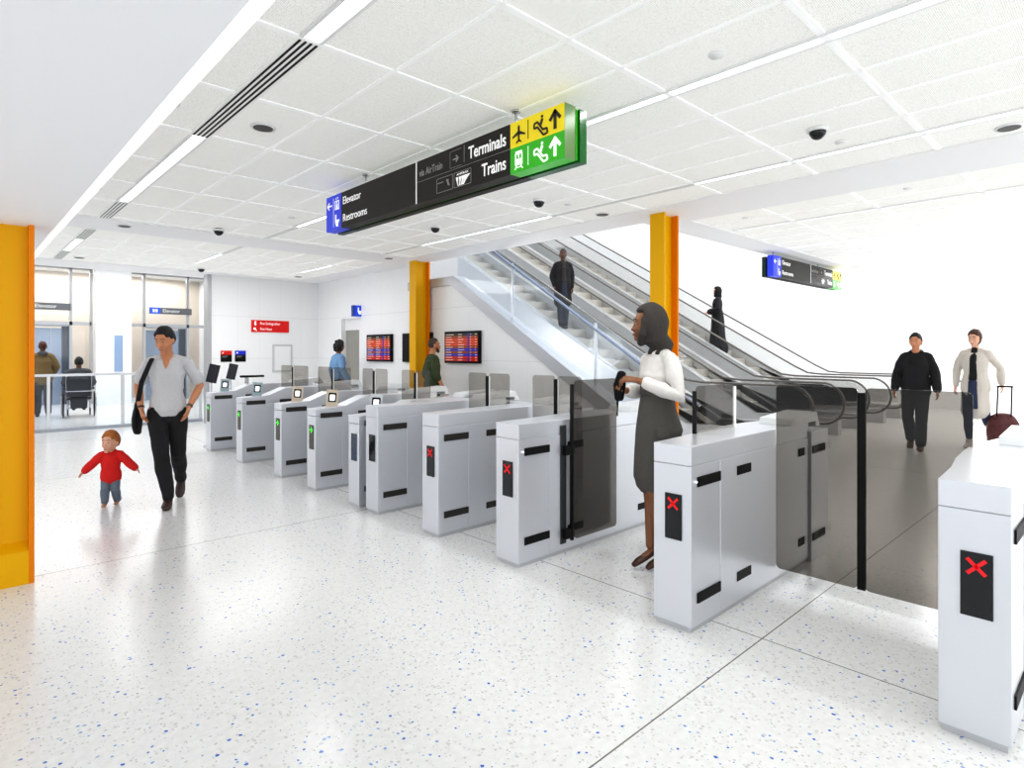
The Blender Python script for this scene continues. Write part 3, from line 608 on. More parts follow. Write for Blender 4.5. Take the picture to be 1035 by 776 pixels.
def hand(b,wr,d,n,curl=.5,k=1.0,thumbside=1,thumb_open=.6,nails=False):
    wr=Vector(wr); d=Vector(d).normalized(); n=Vector(n); n=(n-d*n.dot(d)).normalized(); s=d.cross(n)*thumbside
    b.tube([wr-d*.01*k,wr+d*.035*k,wr+d*.075*k,wr+d*.088*k],[(.024*k,.02*k),(.034*k,.017*k),(.040*k,.015*k),(.036*k,.012*k)],10,side=s)
    for i,(off,L,r) in enumerate(((.029,.068,.0088),(.010,.078,.0092),(-.010,.072,.0088),(-.028,.056,.0078))):
        p=wr+d*(.08-abs(off-.005)*.25)*k+s*off*k; dirn=d.copy(); pts=[p-d*.01*k]; a=0
        for sgm,fr_ in enumerate((.42,.33,.25)):
            a+=curl*(.55 if sgm==0 else .75)+i*.03; dd=d*math.cos(a)+n*math.sin(a)+s*off*.8; p=p+dd.normalized()*L*fr_*k; pts.append(p)
        b.tube(pts,[r*k,r*k,r*.93*k,r*.8*k],8,side=s)
    p=wr+d*.02*k+s*.022*k+n*.004*k; q=p+(s*thumb_open+d*.8+n*.3).normalized()*.04*k; q2=q+(s*thumb_open*.3+d+n*.4).normalized()*.03*k; q3=q2+(d+n*.5).normalized()*.022*k
    b.tube([p,q,q2,q3],[.013*k,.011*k,.0095*k,.008*k],8,side=s)
def head_shape(d,p,fem=False):
    z=d.z
    if z<0: f=1-.30*(-z)**1.6*(1.08 if fem else .95); p.x*=f
    if z<0 and d.y<0: p.y*=1-.45*(-z)
    if d.y>.3 and z<-.2: p.y*=1.02
    if d.y>0: p.y*=.93 if abs(d.x)<.55 else .97
    if z>.5: p.z*=.98
    return p
DEF=dict(hips=(0,0,.94),chest=(0,.0,1.28),neck=(0,-.01,1.46),head=(0,.025,1.63),
 shR=(.160,-.01,1.395),elR=(.235,-.03,1.14),wrR=(.25,.05,.89),shL=(-.160,-.01,1.395),elL=(-.235,-.03,1.14),wrL=(-.25,.05,.89),
 hipR=(.085,0,.90),knR=(.095,.02,.49),anR=(.10,-.01,.085),hipL=(-.085,0,.90),knL=(-.095,.02,.49),anL=(-.10,-.01,.085),
 footR=0,footL=0,tiptR=0,tiptL=0,yaw=0,pitch=0)
def person(label,px,floor_xy,heading,s,pose,skin,outfit,fem=False,vox=.008,z=0,group=None,headk=1.0,hd=True):
    J=dict(DEF); J.update(pose); V=lambda k:Vector(J[k])
    t=thing('person',label,'person',(floor_xy[0],floor_xy[1],z),heading-PI/2,group)
    sk=SK[skin]; wk=.90 if fem else 1.0
    S=Matrix.Scale(s,4)
    def put(name,mb,m,v=None,sm=3,wr=0,wf=9,seed=0,parent=None,zst=1):
        me=remesh(mb,v or vox,sm,wr,wf,seed,zst); me.transform(S); return link(name,me,m,parent or t,True)
    hips,chest,neck,head=V('hips'),V('chest'),V('neck'),V('head')
    HR_=Matrix.Rotation(J['yaw'],3,'Z')@Matrix.Rotation(-J['pitch'],3,'X')
    b=MB()
    mid=hips.lerp(chest,.5)
    b.tube([hips+Vector((0,0,-.06)),hips+Vector((0,0,.02)),mid,chest,chest.lerp(neck,.55),neck+Vector((0,0,-.03))],[(.13*wk,.09),(.15*wk*(1.08 if fem else 1),.1),(.118*wk,.085),(.14*wk,.098),(.125*wk,.085),(.07,.055)],18)
    b.tube([neck+Vector((0,-.01,-.06)),neck.lerp(head,.35),head+HR_@Vector((0,-.01,-.05))*headk],[.062*wk,.052*wk,.05*wk],12)
    hk=headk
    b.ball(head,(.076*hk,.098*hk,.118*hk),28,lambda d,p:head_shape(d,p,fem),HR_)
    def hp(x,y,z): return head+HR_@(Vector((x,y,z))*hk)
    if hd:
        nf=.5 if fem else 1; b.tube([hp(0,.083,.012),hp(0,.094+.004*nf,-.018),hp(0,.101+.008*nf,-.034)],[.008*hk,(.008+.003*nf)*hk,(.010+.004*nf)*hk],8)
        b.tube([hp(-.014,.096,-.036),hp(.014,.096,-.036)],.009*hk,8,side=(0,0,1))
        b.tube([hp(-.05,.072,.032),hp(0,.086,.030),hp(.05,.072,.032)],(.007 if fem else .0105)*hk,8,side=(0,0,1))
        b.tube([hp(-.02,.086,-.066),hp(0,.093,-.064),hp(.02,.086,-.066)],.009*hk,8,side=(0,0,1)); b.tube([hp(-.016,.084,-.076),hp(0,.09,-.078),hp(.016,.084,-.076)],.009*hk,8,side=(0,0,1))
        b.ball(hp(0,.076,-.1),(.024*hk,.02*hk,.018*hk),10)
        for e in (-1,1): b.ball(hp(.036*e,.066,-.03),(.024*hk,.022*hk,.03*hk),10)
    for e in (-1,1): b.ball(hp(.077*e,-.005,-.008),(.011*hk,.022*hk,.032*hk),10,None,HR_)
    arm=J.get('armk',1)
    for e,k in ((1,'R'),(-1,'L')): b.tube([neck+Vector((.02*e,-.01,-.02)),V('sh'+k)+Vector((-.02*e,0,0))],[.045*wk,.045*wk],12)
    for e,k in ((1,'R'),(-1,'L')):
        sh,el,wr=V('sh'+k),V('el'+k),V('wr'+k)
        b.tube([sh+Vector((-.03*e,0,0)),sh.lerp(el,.3),el,el.lerp(wr,.3),wr],[.052*wk*arm,.045*wk*arm,.037*wk*arm,.039*wk*arm,.025*wk*arm],12)
        d=V('hd'+k) if 'hd'+k in J else (wr-el)
        n=V('hn'+k) if 'hn'+k in J else Vector((-e,.25,0))
        hand(b,wr,d,n,J.get('curl',.35) if 'curl'+k not in J else J['curl'+k],(.95 if fem else 1.03)*(J.get('handk',1)),J.get('ts'+k,e if True else 1))
        hi,kn,an=V('hip'+k),V('kn'+k),V('an'+k)
        b.tube([hi+Vector((0,0,.02)),hi.lerp(kn,.25),kn,kn.lerp(an,.3)+Vector((0,-.012,0)),an],[.085*wk,.078*wk,.053*wk,.052*wk,.035*wk],12)
        fa=J['foot'+k]; fd=Vector((math.sin(fa),math.cos(fa),0)); tp=J['tipt'+k]; up=Vector((0,0,1)); fd2=(fd*math.cos(tp)-up*math.sin(tp)).normalized()
        J['_fd'+k]=fd2
        dn2=fd2.cross(fd2.cross(up)); dn2=dn2.normalized(); dn2=-dn2 if dn2.z>0 else dn2
        b.tube([an+fd2*-.035+dn2*.04,an+fd2*.05+dn2*.048,an+fd2*.13+dn2*.058],[(.026,.024),(.032,.022),(.028,.014)],10)
    put('body',b,sk,vox)
    if hd and 'face' not in outfit:
        for e in (-1,1):
            for nm,c,r,m in (('eye',(.031*e,.0795,.006),(.013,.0075,.0048),mat('eye_white','#a39a90',.3)),('iris',(.031*e,.0855,.006),(.0062,.003,.0048),mat('iris_dark','#1c120c',.2))):
                o=MB().ball(hp(*c),tuple(v*hk for v in r),12,None,HR_); me=o.mesh(nm); me.transform(S); link(nm,me,m,t,True)
            me=MB().tube([hp(.014*e,.0945,.034),hp(.034*e,.090,.039),hp(.052*e,.078,.033)],[.0022*hk,.003*hk,.0015*hk],6,side=(0,0,1)).mesh('eyebrow'); me.transform(S); link('eyebrow',me,mat('brow','#20150f',.7),t,True)
        me=MB().tube([hp(-.022,.0915,-.071),hp(0,.101,-.070),hp(.022,.0915,-.071)],[.003*hk,.006*hk,.003*hk],8,side=(0,0,1)).mesh('lips'); me.transform(S); link('lips',me,mat('lips_'+skin,{'brown':'#7a3c34','dark':'#4a2a24'}.get(skin,'#b0605a'),.45),t,True)
    # ---- clothes
    def torso(b,g,lo=-.06,top=.9,wide=1,belly=0):
        low=lo>.05
        b.tube([hips+Vector((0,0,lo)),hips+Vector((0,.0,.06 if not low else lo+.01)),mid+Vector((0,belly,0)) if not low else mid.lerp(chest,.25),chest,chest.lerp(neck,.6),neck+Vector((0,-.01,-.035))],[((.150*wk*wide*(1.06 if fem else 1)+g) if not low else .118*wk+g,.112+g if not low else .088+g),((.148*wk*wide+g) if not low else .12*wk+g,.105+g if not low else .09+g),(.122*wk*wide+g,.09+g),(.143*wk+g,.103+g),(.125*wk+g*.7,.088+g*.7),(.068+g*.4,.058+g*.4)],20)
        for e,k in ((1,'R'),(-1,'L')): b.tube([neck+Vector((.03*e,-.01,-.03)),V('sh'+k)+Vector((-.02*e,0,0))],[.045*wk+g*.5,.047*wk+g*.7],12)
    def sleeves(b,g,f,end=None):
        for e,k in ((1,'R'),(-1,'L')):
            sh,el,wr=V('sh'+k),V('el'+k),V('wr'+k)
            pts=[sh+Vector((-.04*e,0,-.01)),sh+Vector((-.0*e,0,-.012))]; rd=[.05*wk+g*.6,.050*wk+g*.9]
            if f<=1: pts.append(sh.lerp(el,f)); rd.append(.047*wk+g*1.1)
            else:
                pts+=[sh.lerp(el,.5),el,el.lerp(wr,.5*(f-1)),el.lerp(wr,f-1)]; rd+=[.046*wk+g,.041*wk+g,.040*wk+g,(end or .03*wk+g)]
            b.tube(pts,[r*(arm if arm>1 else 1) for r in rd],14,dome=True)
    def legs(b,g,hem=.0,flare=.05,top=.10):
        b.tube([hips+Vector((0,0,top)),hips+Vector((0,-.005,.0)),hips+Vector((0,-.005,-.07))],[(.125*wk+g*.4,.088+g*.4),(.146*wk*(1.05 if fem else 1)+g*.5,.104+g*.5),(.146*wk+g*.5,.103+g*.5)],18)
        for k in 'RL':
            hi,kn,an=V('hip'+k),V('kn'+k),V('an'+k)
            b.tube([hi,hi.lerp(kn,.35),kn,kn.lerp(an,.4)+Vector((0,-.012,0)),an+Vector((0,0,.02+hem))],[.088*wk+g*.5,.082*wk+g*.5,.06*wk+g*.8,.058*wk+g*.8,flare*wk+g*.7],14)
    def shoes(m,heel=0,name='shoe'):
        for k in 'RL':
            an=V('an'+k); fd=J['_fd'+k]; up=Vector((0,0,1)); b=MB()
            sd=fd.cross(up).normalized(); dn=sd.cross(fd).normalized(); dn=-dn if dn.z>0 else dn
            q=lambda a,c: an+fd*a+dn*c
            hk_=.80 if heel else 1; b.tube([q(-.055,.045),q(-.0,.048 if heel else .04),q(.07,.056 if heel else .052),q(.13,.058),q(.165,.064)],[(.037*hk_,.038*hk_),(.041*hk_,.042*hk_*hk_),(.047*hk_,.034*hk_*hk_),(.046*hk_,.026*hk_),(.034*hk_,.018*hk_)],12,side=sd)
            if not heel: b.tube([q(-.01,-.03),q(-.005,.04)],[.043,.042],10)
            if heel: b.tube([q(-.055,.06),q(-.06,.06)+Vector((0,0,-heel))],[.017,.011],8)
            put(name,b,m,.006,2)
    OF=outfit
    sd=len(label)
    if 'legs' in OF: b=MB(); legs(b,OF.get('lg',.014),OF.get('hem',0),OF.get('flare',.05)); put('trousers',b,OF['legs'],None,2,.010,11,sd,zst=.6)
    if 'skirt' in OF:
        b=MB(); hz=hips; kc=(V('knR')+V('knL'))/2
        b.tube([hips+Vector((0,0,.205)),hips+Vector((0,0,.09)),hips+Vector((0,-.015,-.03)),hips.lerp(kc,.5)+Vector((0,-.005,0)),kc+Vector((0,0,.06)),kc+Vector((0,0,.045))],[(.126,.106),(.146,.124),(.180,.152),(.165,.135),(.145,.112),(.138,.10)],22)
        put('skirt',b,OF['skirt'],None,2,.006,8,sd,zst=.4)
        me=MB().tube([hips+Vector((0,0,.265)),hips+Vector((0,0,.20))],[(.132,.113),(.138,.118)],22,dome=False).mesh('belt'); me.transform(S); link('waistband',me,OF['skirt'],t,True)
        b=MB().tube([hips+Vector((-.165,.05,-.01)),hips+Vector((-.172,.05,-.07))],[(.05,.012),(.05,.012)],12,side=(0,1,0)); put('pocket_flap',b,OF['skirt'],.006,1)
        me=MB().box(-.004,.004,.0,.012,-.34,0).mesh('pleat'); me.transform(S@Matrix.Translation(hips+Vector((.03,.125,-.06)))); link('front_pleat',me,mat('pleat_dark','#161618',.8),t)
    if 'robe' in OF:
        b=MB(); torso(b,.035); b.tube([hips+Vector((0,0,.1)),hips+Vector((0,0,-.2)),Vector((0,0,.35)),Vector((0,-.03,.05))],[(.19,.15),(.21,.17),(.25,.21),(.29,.26)],20); sleeves(b,.035,1.9,.07); put('robe',b,OF['robe'],.012,3,.018,7,sd,zst=.3)
    if 'top' in OF:
        b=MB(); torso(b,OF.get('tg',.016),OF.get('lo',-.06)); sleeves(b,OF.get('sg',.012),OF.get('sl',.62)); put(OF.get('topname','shirt'),b,OF['top'],None,2,OF.get('wr',.009),8,sd)
    if 'coat' in OF:
        b=MB(); torso(b,.034,wide=1.05); sleeves(b,.018,1.93,.038); hem=OF.get('coatlen',.5); 
        b.tube([hips+Vector((0,0,.1)),hips+Vector((0,0,-.1)),Vector((hips.x,hips.y-.01,hem+.04)),Vector((hips.x,hips.y-.01,hem))],[(.170*wk,.14),(.185*wk,.15),(.20*wk,.155),(.20*wk,.155)],20)
        put('coat',b,OF['coat'],.010,2,.014,7,sd,zst=.5)
        b=MB()
        for e in (-1,1): b.tube([neck+Vector((.02*e,-.07,.02)),neck+Vector((.075*e,-.01,.01)),neck+Vector((.06*e,.07,-.06)),chest+Vector((.045*e,.128,.02))],[(.035,.016)]*3+[(.03,.01)],10)
        put('collar',b,OF['coat'],.007,2)
    if 'collar' in OF:
        b=MB()
        for e in (-1,1): b.tube([neck+Vector((.01*e,-.068,.025)),neck+Vector((.06*e,-.02,.02)),neck+Vector((.045*e,.058,-.03)),neck+Vector((.02*e,.085,-.075))],[(.022,.008)]*4,10,side=(0,0,1))
        put('collar',b,OF['collar'],.006,1)
    if 'hood' in OF:
        b=MB().tube([neck+Vector((-.07,.03,.0)),neck+Vector((-.06,-.08,.01)),neck+Vector((0,-.12,.0)),neck+Vector((.06,-.08,.01)),neck+Vector((.07,.03,.0))],[.03,.045,.05,.045,.03],10,side=(0,0,1)); put('hood',b,OF['hood'],None,2)
    if 'shoes' in OF: shoes(OF['shoes'],OF.get('heel',0))
    if 'hair' in OF:
        hm,st=OF['hair']
        def hfn(d,p):
            p=head_shape(d,p,fem); 
            front=d.y>.25 and d.z<OF.get('hairline',.55)-.25*abs(d.x)*(abs(d.x)>.45); low=d.z<-.45 and d.y<.25
            if front: p*=.78
            elif low and st=='short': p*=.78
            elif st=='short' and d.z<-.05 and d.y>-.1: p*=.83
            elif d.y>.2: p*=1.0
            return p
        g=OF.get('hv',1.15)
        b=MB().ball(head+HR_@Vector((0,-.004,.008))*hk,(.076*hk*g,.098*hk*g,.118*hk*g),36,hfn,HR_)
        if st=='curly':
            rr=random.Random(3)
            for q in range(60):
                a=rr.uniform(0,2*PI); zz=rr.uniform(-.8,1); dd=Vector((math.sqrt(1-zz*zz)*math.cos(a),math.sqrt(1-zz*zz)*math.sin(a),zz))
                if dd.y>.45 and zz<.5: continue
                b.ball(hp(dd.x*.082,dd.y*.1-.012,dd.z*.115+(.0)),.032,8)
        if st=='bun': b.ball(hp(0,-.07,.09),.045*hk,12); b.ball(hp(0,-.02,.1),(.06*hk,.07*hk,.045*hk),12)
        put('hair',b,hm,max(.005,vox*.8),1,.007 if st!='curly' else .012,28,sd)
    if 'scarf' in OF:   # headscarf
        def sfn(d,p):
            if d.y>.42 and d.z<.62 and abs(d.x)<.78: p=p*.72
            return p
        b=MB().ball(hp(0,-.020,.010),(.100,.122,.140),40,sfn,HR_)
        b.tube([hp(.0,-.045,-.02),hp(0,-.045,-.10),neck+Vector((0,-.02,.03)),neck+Vector((0,.0,-.035))],[(.095,.09),(.088,.088),(.08,.082),(.085,.075)],18)
        b.tube([hp(-.082,.02,.02),hp(-.07,.04,-.07),hp(0,.045,-.128),hp(.07,.04,-.07),hp(.082,.02,.02)],[.018,.026,.03,.026,.018],10,side=(0,1,0))
        put('headscarf',b,OF['scarf'],.006,3,.005,16,sd,zst=.4)
    if 'beard' in OF:
        b=MB().tube([hp(-.066,.02,-.04),hp(-.05,.055,-.085),hp(0,.078,-.108),hp(.05,.055,-.085),hp(.066,.02,-.04)],[.012,.02,.024,.02,.012],10,side=(0,0,1)); put('beard',b,OF['beard'],None,2)
    if 'inner' in OF:
        b=MB().tube([neck+Vector((0,.045,.02)),chest+Vector((0,.128,.04)),mid+Vector((0,.122,0)),hips+Vector((0,.15,.08))],[(.04,.02),(.045,.026),(.05,.026),(.055,.03)],12); put('inner_top',b,OF['inner'],None,2)
        b=MB().tube([hips+Vector((0,.15,.06)),hips+Vector((0,.158,-.12)),Vector((.0,hips.y+.158,OF.get('coatlen',.5)+.02))],[(.055,.03),(.06,.03),(.07,.03)],12,dome=False); put('inner_leg',b,OF['legs'],None,2)
    if 'trailer' in OF: OF['trailer'](t,J,S,hp,V,put)
    return t
def toward_cam(x,y): return math.atan2(-y,-x)
def fl(x,y):  # floor point seen at a pixel of the photograph, used once to place the people
    dx=(x-CX)/FP; dz=(HY-y)/FP; k=-H/dz
    return (k*(math.cos(ANG)+dx*math.sin(ANG)),k*(math.sin(ANG)-dx*math.cos(ANG)))
rad=math.radians
C_=lambda n,h,**k: mat(n,h,k.pop('rough',.85),noise_amt=k.pop('na',.12),noise_scale=60,**k)
# 1 walking man in the grey v-neck
h=toward_cam(1.57,6.69)-rad(6); dv=(math.cos(h),math.sin(h))
def mantr(t,J,S,hp,V,put):
    me=MB().tube([V('neck')+Vector((0,.052,.0)),V('neck').lerp(V('chest'),.35)+Vector((0,.092,0)),V('chest')+Vector((0,.118,.06))],[(.05,.015),(.03,.015),(.006,.008)],12).mesh('neckline'); me.transform(S); link('neckline',me,SK['tan'],t,True)
    for k in ((-1,'L','watch','#4b4a48'),(1,'R','bracelet','#3a2a20')):
        wr=V('wr'+k[1]); el=V('el'+k[1]); d=(wr-el).normalized()
        me=MB().tube([wr-d*.02,wr-d*.002],[.030,.029],14,dome=False).mesh('w'); me.transform(S); link(k[2],me,mat('band'+k[1],k[3],.4),t,True)
person('man in a light grey V-neck shirt walking with the toddler',0,(1.57-dv[0]*.16,6.69-dv[1]*.16),h,1.035,
 dict(shR=(.165,-.01,1.395),elR=(.255,-.06,1.16),wrR=(.215,.05,.955),shL=(-.175,-.01,1.395),elL=(-.285,-.07,1.16),wrL=(-.195,.07,.955),hdR=(-.25,.15,-1),hdL=(.25,.15,-1),hnR=(-1,.3,0),hnL=(1,.3,0),
  hips=(.0,-.02,.94),hipR=(.085,-.01,.90),hipL=(-.085,-.02,.90),knR=(.04,.10,.49),anR=(-.02,.14,.085),knL=(-.09,-.02,.50),anL=(-.085,-.36,.16),tiptL=.6,yaw=-rad(24),pitch=rad(20),head=(.015,.055,1.615)),
 'tan',dict(legs=C_('black_jeans','#18181b'),lg=.010,flare=.045,top=C_('grey_tee','#c9cacd',na=.05),tg=.012,lo=-.01,sl=.72,sg=.011,shoes=mat('brown_shoe','#3a2a2a',.45),hair=(mat('hair_black','#100d0c',.6),'short'),trailer=mantr),vox=.0065)
# shoulder bag
t=thing('shoulder_bag','black shoulder bag hanging at the hip of the man in grey','bag',(1.57-dv[0]*.16,6.69-dv[1]*.16,0),h-PI/2)
BG=C_('bag_black','#131315')
me=remesh(MB().tube([(.27,-.14,1.02),(.29,-.16,.85),(.28,-.15,.74)],[(.03,.10),(.045,.15),(.035,.12)],16),.01,3,.01); link('bag_body',me,BG,t,True)
link('strap',MB().tube([(.11,-.125,1.40),(.125,.0,1.505),(.14,.10,1.44),(.205,.15,1.25),(.235,.10,1.10),(.27,-.05,1.0)],[(.022,.005)]*6,8,side=(1,0,0)).mesh('strap'),BG,t,True)
# 2 toddler
hc=toward_cam(1.19,7.15)-rad(12)
person('toddler in a red jacket and jeans with arms held out',0,(1.19,7.15),hc,.46,
 dict(hips=(0,0,.66),chest=(0,0,.98),neck=(0,-.01,1.18),head=(0,.03,1.40),shR=(.17,0,1.12),elR=(.34,.03,.94),wrR=(.47,.10,.80),shL=(-.17,0,1.12),elL=(-.34,.03,.93),wrL=(-.48,.08,.80),
  hipR=(.08,0,.62),hipL=(-.08,0,.62),knR=(.10,.05,.36),anR=(.10,.06,.10),knL=(-.09,.04,.36),anL=(-.10,-.10,.10),yaw=-rad(22),pitch=rad(2),armk=1.25,handk=1.0),
 'fair',dict(legs=C_('jeans_blue','#6f7a88',na=.3),lg=.035,top=C_('red_jacket','#d8201c'),tg=.055,lo=-.02,sl=1.88,sg=.03,hood=C_('red_jacket','#d8201c'),topname='jacket',shoes=mat('toddler_shoe','#b98d70',.6),hair=(mat('hair_ginger','#b5703a',.7),'short'),hv=1.2),vox=.010,headk=1.85)
# 3 woman in headscarf by the gate
fw=(3.64,2.45); hw=toward_cam(*fw)-rad(62)
person('woman in dark headscarf, white blouse and grey skirt at the open gate',0,(3.70,2.40),hw,1.035,
 dict(hips=(0,0,1.0),chest=(0,.0,1.33),neck=(0,-.01,1.51),head=(0,.075,1.69),shR=(.145,-.01,1.445),shL=(-.145,-.02,1.445),hipR=(.075,0,.95),hipL=(-.075,0,.95),
  knR=(.06,.03,.56),anR=(.01,.05,.16),knL=(-.05,.07,.56),anL=(-.04,-.03,.15),tiptR=.42,tiptL=.42,
  elL=(-.22,-.04,1.20),wrL=(-.10,.21,1.31),elR=(.22,-.02,1.21),wrR=(.07,.23,1.23),hdL=(.45,.8,.08),hnL=(.5,-.2,-.9),hdR=(-.6,.7,-.1),hnR=(-.3,-.3,.9),curl=.75,yaw=-rad(26),pitch=rad(2)),
 'brown',dict(skirt=C_('grey_skirt','#55534f'),top=C_('white_blouse','#dfdcd8',na=.04),tg=.012,lo=.20,sl=1.75,sg=.014,collar=C_('white_blouse','#dfdcd8'),scarf=C_('scarf_charcoal','#3b3734',na=.1),shoes=mat('brown_heels','#4a2a1c',.4),heel=.075,wr=.012),fem=True,vox=.006)
dw=(math.cos(hw),math.sin(hw)); 
t=thing('clutch_bag','small black clutch held by the woman in the headscarf','bag',(3.70,2.40,0),hw-PI/2)
b=MB().tube([(-.02,.29,1.40),(-.01,.30,1.32),(.01,.295,1.22)],[(.032,.018),(.045,.022),(.034,.02)],12,side=(.25,.95,0)); link('bag_body',remesh(b,.006,2),BLK,t,True)
link('wrist_strap',MB().tube([(.01,.31,1.20),(.02,.305,1.10),(.0,.31,1.20)],.006,6).mesh('s'),BLK,t,True)
# 4 man in black jacket, right
fm=(11.19,2.5); hm=toward_cam(*fm)-rad(4)
person('man in a black jacket and dark trousers beyond the glass gates',0,fm,hm,1.05,
 dict(elR=(.235,-.03,1.15),wrR=(.265,.06,.90),elL=(-.24,-.02,1.15),wrL=(-.27,.08,.90),knL=(-.08,.12,.50),anL=(-.07,.12,.09),knR=(.10,.0,.49),anR=(.08,-.20,.12),tiptR=.4,yaw=-rad(10),pitch=rad(2)),
 'tan',dict(legs=C_('dark_trousers','#2a2a2c'),lg=.022,top=C_('black_jacket','#0e0e11'),tg=.04,lo=-.08,sl=1.92,sg=.026,topname='jacket',hood=C_('black_jacket','#0e0e11'),shoes=mat('tan_shoe','#6a4a3a',.5),hair=(mat('hair_dark','#1a1412',.6),'short')),vox=.010)
# 5 woman in beige coat
f5=(12.2,1.9); h5=toward_cam(*f5)-rad(12)
person('woman in an open beige coat pulling a suitcase',0,f5,h5,1.085,
 dict(elR=(.24,-.05,1.15),wrR=(.24,.03,.90),elL=(-.27,-.16,1.18),wrL=(-.30,-.10,.95),hdL=(-.1,.1,-1),knR=(.05,.18,.50),anR=(.03,.22,.09),knL=(-.10,-.08,.50),anL=(-.10,-.40,.18),tiptL=.7,yaw=-rad(12),pitch=rad(8)),
 'fair',dict(legs=C_('blue_jeans','#2b3550'),lg=.008,hem=.05,flare=.04,coat=C_('beige_coat','#cfc8c0',na=.05),coatlen=.56,inner=C_('black_top','#141416'),shoes=mat('white_sneaker','#d8cfcc',.5),hair=(mat('hair_brown','#4a2e22',.6),'bun')),fem=True,vox=.010)
# jeans front visible through coat opening
t=thing('rolling_suitcase','dark red rolling suitcase pulled by the woman in beige','suitcase',(12.33,1.56,0),h5-PI/2+.3)
b=MB().tube([(0,0,.09),(0,0,.2),(0,0,.40),(0,0,.47)],[(.20,.12),(.22,.135),(.21,.125),(.17,.10)],18,dome=True); link('case_body',remesh(b,.012,3,.01),mat('burgundy_pattern','#5a2a2c',.6,noise_amt=.5,noise_scale=24),t,True)
for x in (-.09,.09): MB().tube([(x,.05,.45),(x*.95,.17,1.0)],.010,8).build('handle_tube',BLK,t,True); MB().tube([(x*1.6-.012,.09,.045),(x*1.6+.012,.09,.045)],.045,14,side=(0,0,1),dome=False).build('wheel',BLK,t,True)
MB().tube([(-.09,.172,1.0),(.09,.172,1.0)],.014,8,side=(0,0,1)).build('grip',BLK,t,True)
# 6 coat man on escalator
f6=(9.98,8.92); h6=toward_cam(*f6)-rad(-12); zc=5*0
def stepz(y): k=int((y-Y0-.1)/.4); return (k+1)*.4*TA-.02
person('man in a long black coat standing on the nearest escalator',0,f6,h6,1.02,
 dict(elR=(.225,-.05,1.16),wrR=(.20,.05,.93),elL=(-.21,-.03,1.14),wrL=(-.20,.05,.90),anR=(.04,0,.085),anL=(-.05,0,.085),knR=(.06,.02,.49),knL=(-.07,.02,.49),yaw=rad(-8)),
 'dark',dict(legs=C_('navy_trousers','#232c3c'),lg=.014,coat=C_('black_coat','#0f0e10'),coatlen=.60,inner=C_('grey_scarf','#2c2827'),shoes=mat('navy_shoe','#1a2030',.5),hair=(mat('hair_black','#100d0c',.6),'short'),hv=1.04),vox=.010,z=stepz(8.92))
# 7 abaya woman
f7=(15.55,8.15); h7=toward_cam(*f7)-rad(95)
person('woman in black robes and veil riding the farthest escalator',0,f7,h7,1.0,
 dict(hdR=(0,1,0),wrR=(.2,.2,1.05),wrL=(-.2,.2,1.05)),'fair',dict(robe=C_('black_robe','#0c0c0f'),scarf=C_('black_veil','#08080a')),fem=True,vox=.012,z=stepz(8.15),hd=False)
# 8 woman in denim jacket
f8=(5.9,11.5); h8=toward_cam(*f8)+PI-rad(62)
person('curly haired woman in a denim jacket near the doorway',0,f8,h8,1.02,
 dict(elR=(.25,-.05,1.16),wrR=(.28,.08,.93),elL=(-.24,-.03,1.15),wrL=(-.25,.03,.9)),'brown',dict(legs=C_('black_pants','#141214'),lg=.014,top=C_('denim','#6f93b8',na=.2),tg=.04,lo=.06,sl=1.9,sg=.026,topname='jacket',shoes=mat('dark_shoe','#1c1a1c',.5),hair=(mat('hair_black','#100d0c',.6),'curly')),fem=True,vox=.011,hd=False)
# 9 man in green
f9=(6.02,8.36); h9=toward_cam(*f9)+PI-rad(72)
person('bearded man in olive green shirt and trousers by the screen',0,f9,h9,1.02,
 dict(elL=(-.24,-.05,1.15),wrL=(-.25,.06,.92),elR=(.25,-.02,1.15),wrR=(.27,.10,.92)),'tan',dict(legs=C_('green_pants','#4a6018'),lg=.025,top=C_('green_shirt','#3f4a2c'),tg=.03,lo=-.02,sl=1.3,sg=.02,shoes=mat('dark_shoe','#1c1a1c',.5),hair=(mat('hair_grey','#4a3a30',.7),'short'),hv=1.02,beard=mat('beard_brown','#3a2418',.8)),vox=.011)
# 10 man in brown jacket at the elevator
f10=(1.64,18.1); h10=toward_cam(*f10)+PI
person('man in a brown jacket with his back turned at the elevators',0,f10,h10,1.03,
 dict(elR=(.26,.02,1.16),wrR=(.18,.16,1.0),elL=(-.26,.02,1.16),wrL=(-.18,.16,1.0)),'dark',dict(legs=C_('grey_pants','#3a3d44'),lg=.022,top=C_('brown_jacket','#75613f'),tg=.045,lo=-.06,sl=1.85,sg=.035,topname='jacket',hood=C_('grey_hood','#4a4a4c'),shoes=mat('dark_shoe','#1c1a1c',.5),hair=(mat('hair_redbrown','#4a2218',.6),'short'),hv=1.03),vox=.012,hd=False)
# 11 seated man
f11=(2.27,17.5); h11=toward_cam(*f11)+PI
person('man in dark grey sitting in the wheelchair, back turned',0,f11,h11,1.02,
 dict(hips=(0,0,.56),chest=(0,-.03,.90),neck=(0,-.02,1.10),head=(0,.03,1.27),shR=(.18,-.02,1.05),shL=(-.18,-.02,1.05),elR=(.27,-.02,.80),elL=(-.27,-.02,.80),wrR=(.24,.2,.74),wrL=(-.24,.2,.74),
  hipR=(.09,0,.53),hipL=(-.09,0,.53),knR=(.10,.44,.54),knL=(-.10,.44,.54),anR=(.10,.50,.20),anL=(-.10,.50,.20)),'dark',dict(legs=C_('grey_pants','#3a3d44'),lg=.02,top=C_('dark_grey_jacket','#4a4c50'),tg=.045,lo=-.02,sl=1.85,sg=.03,topname='jacket',shoes=mat('dark_shoe','#1c1a1c',.5),hair=(mat('hair_black','#100d0c',.6),'short')),vox=.012,hd=False)
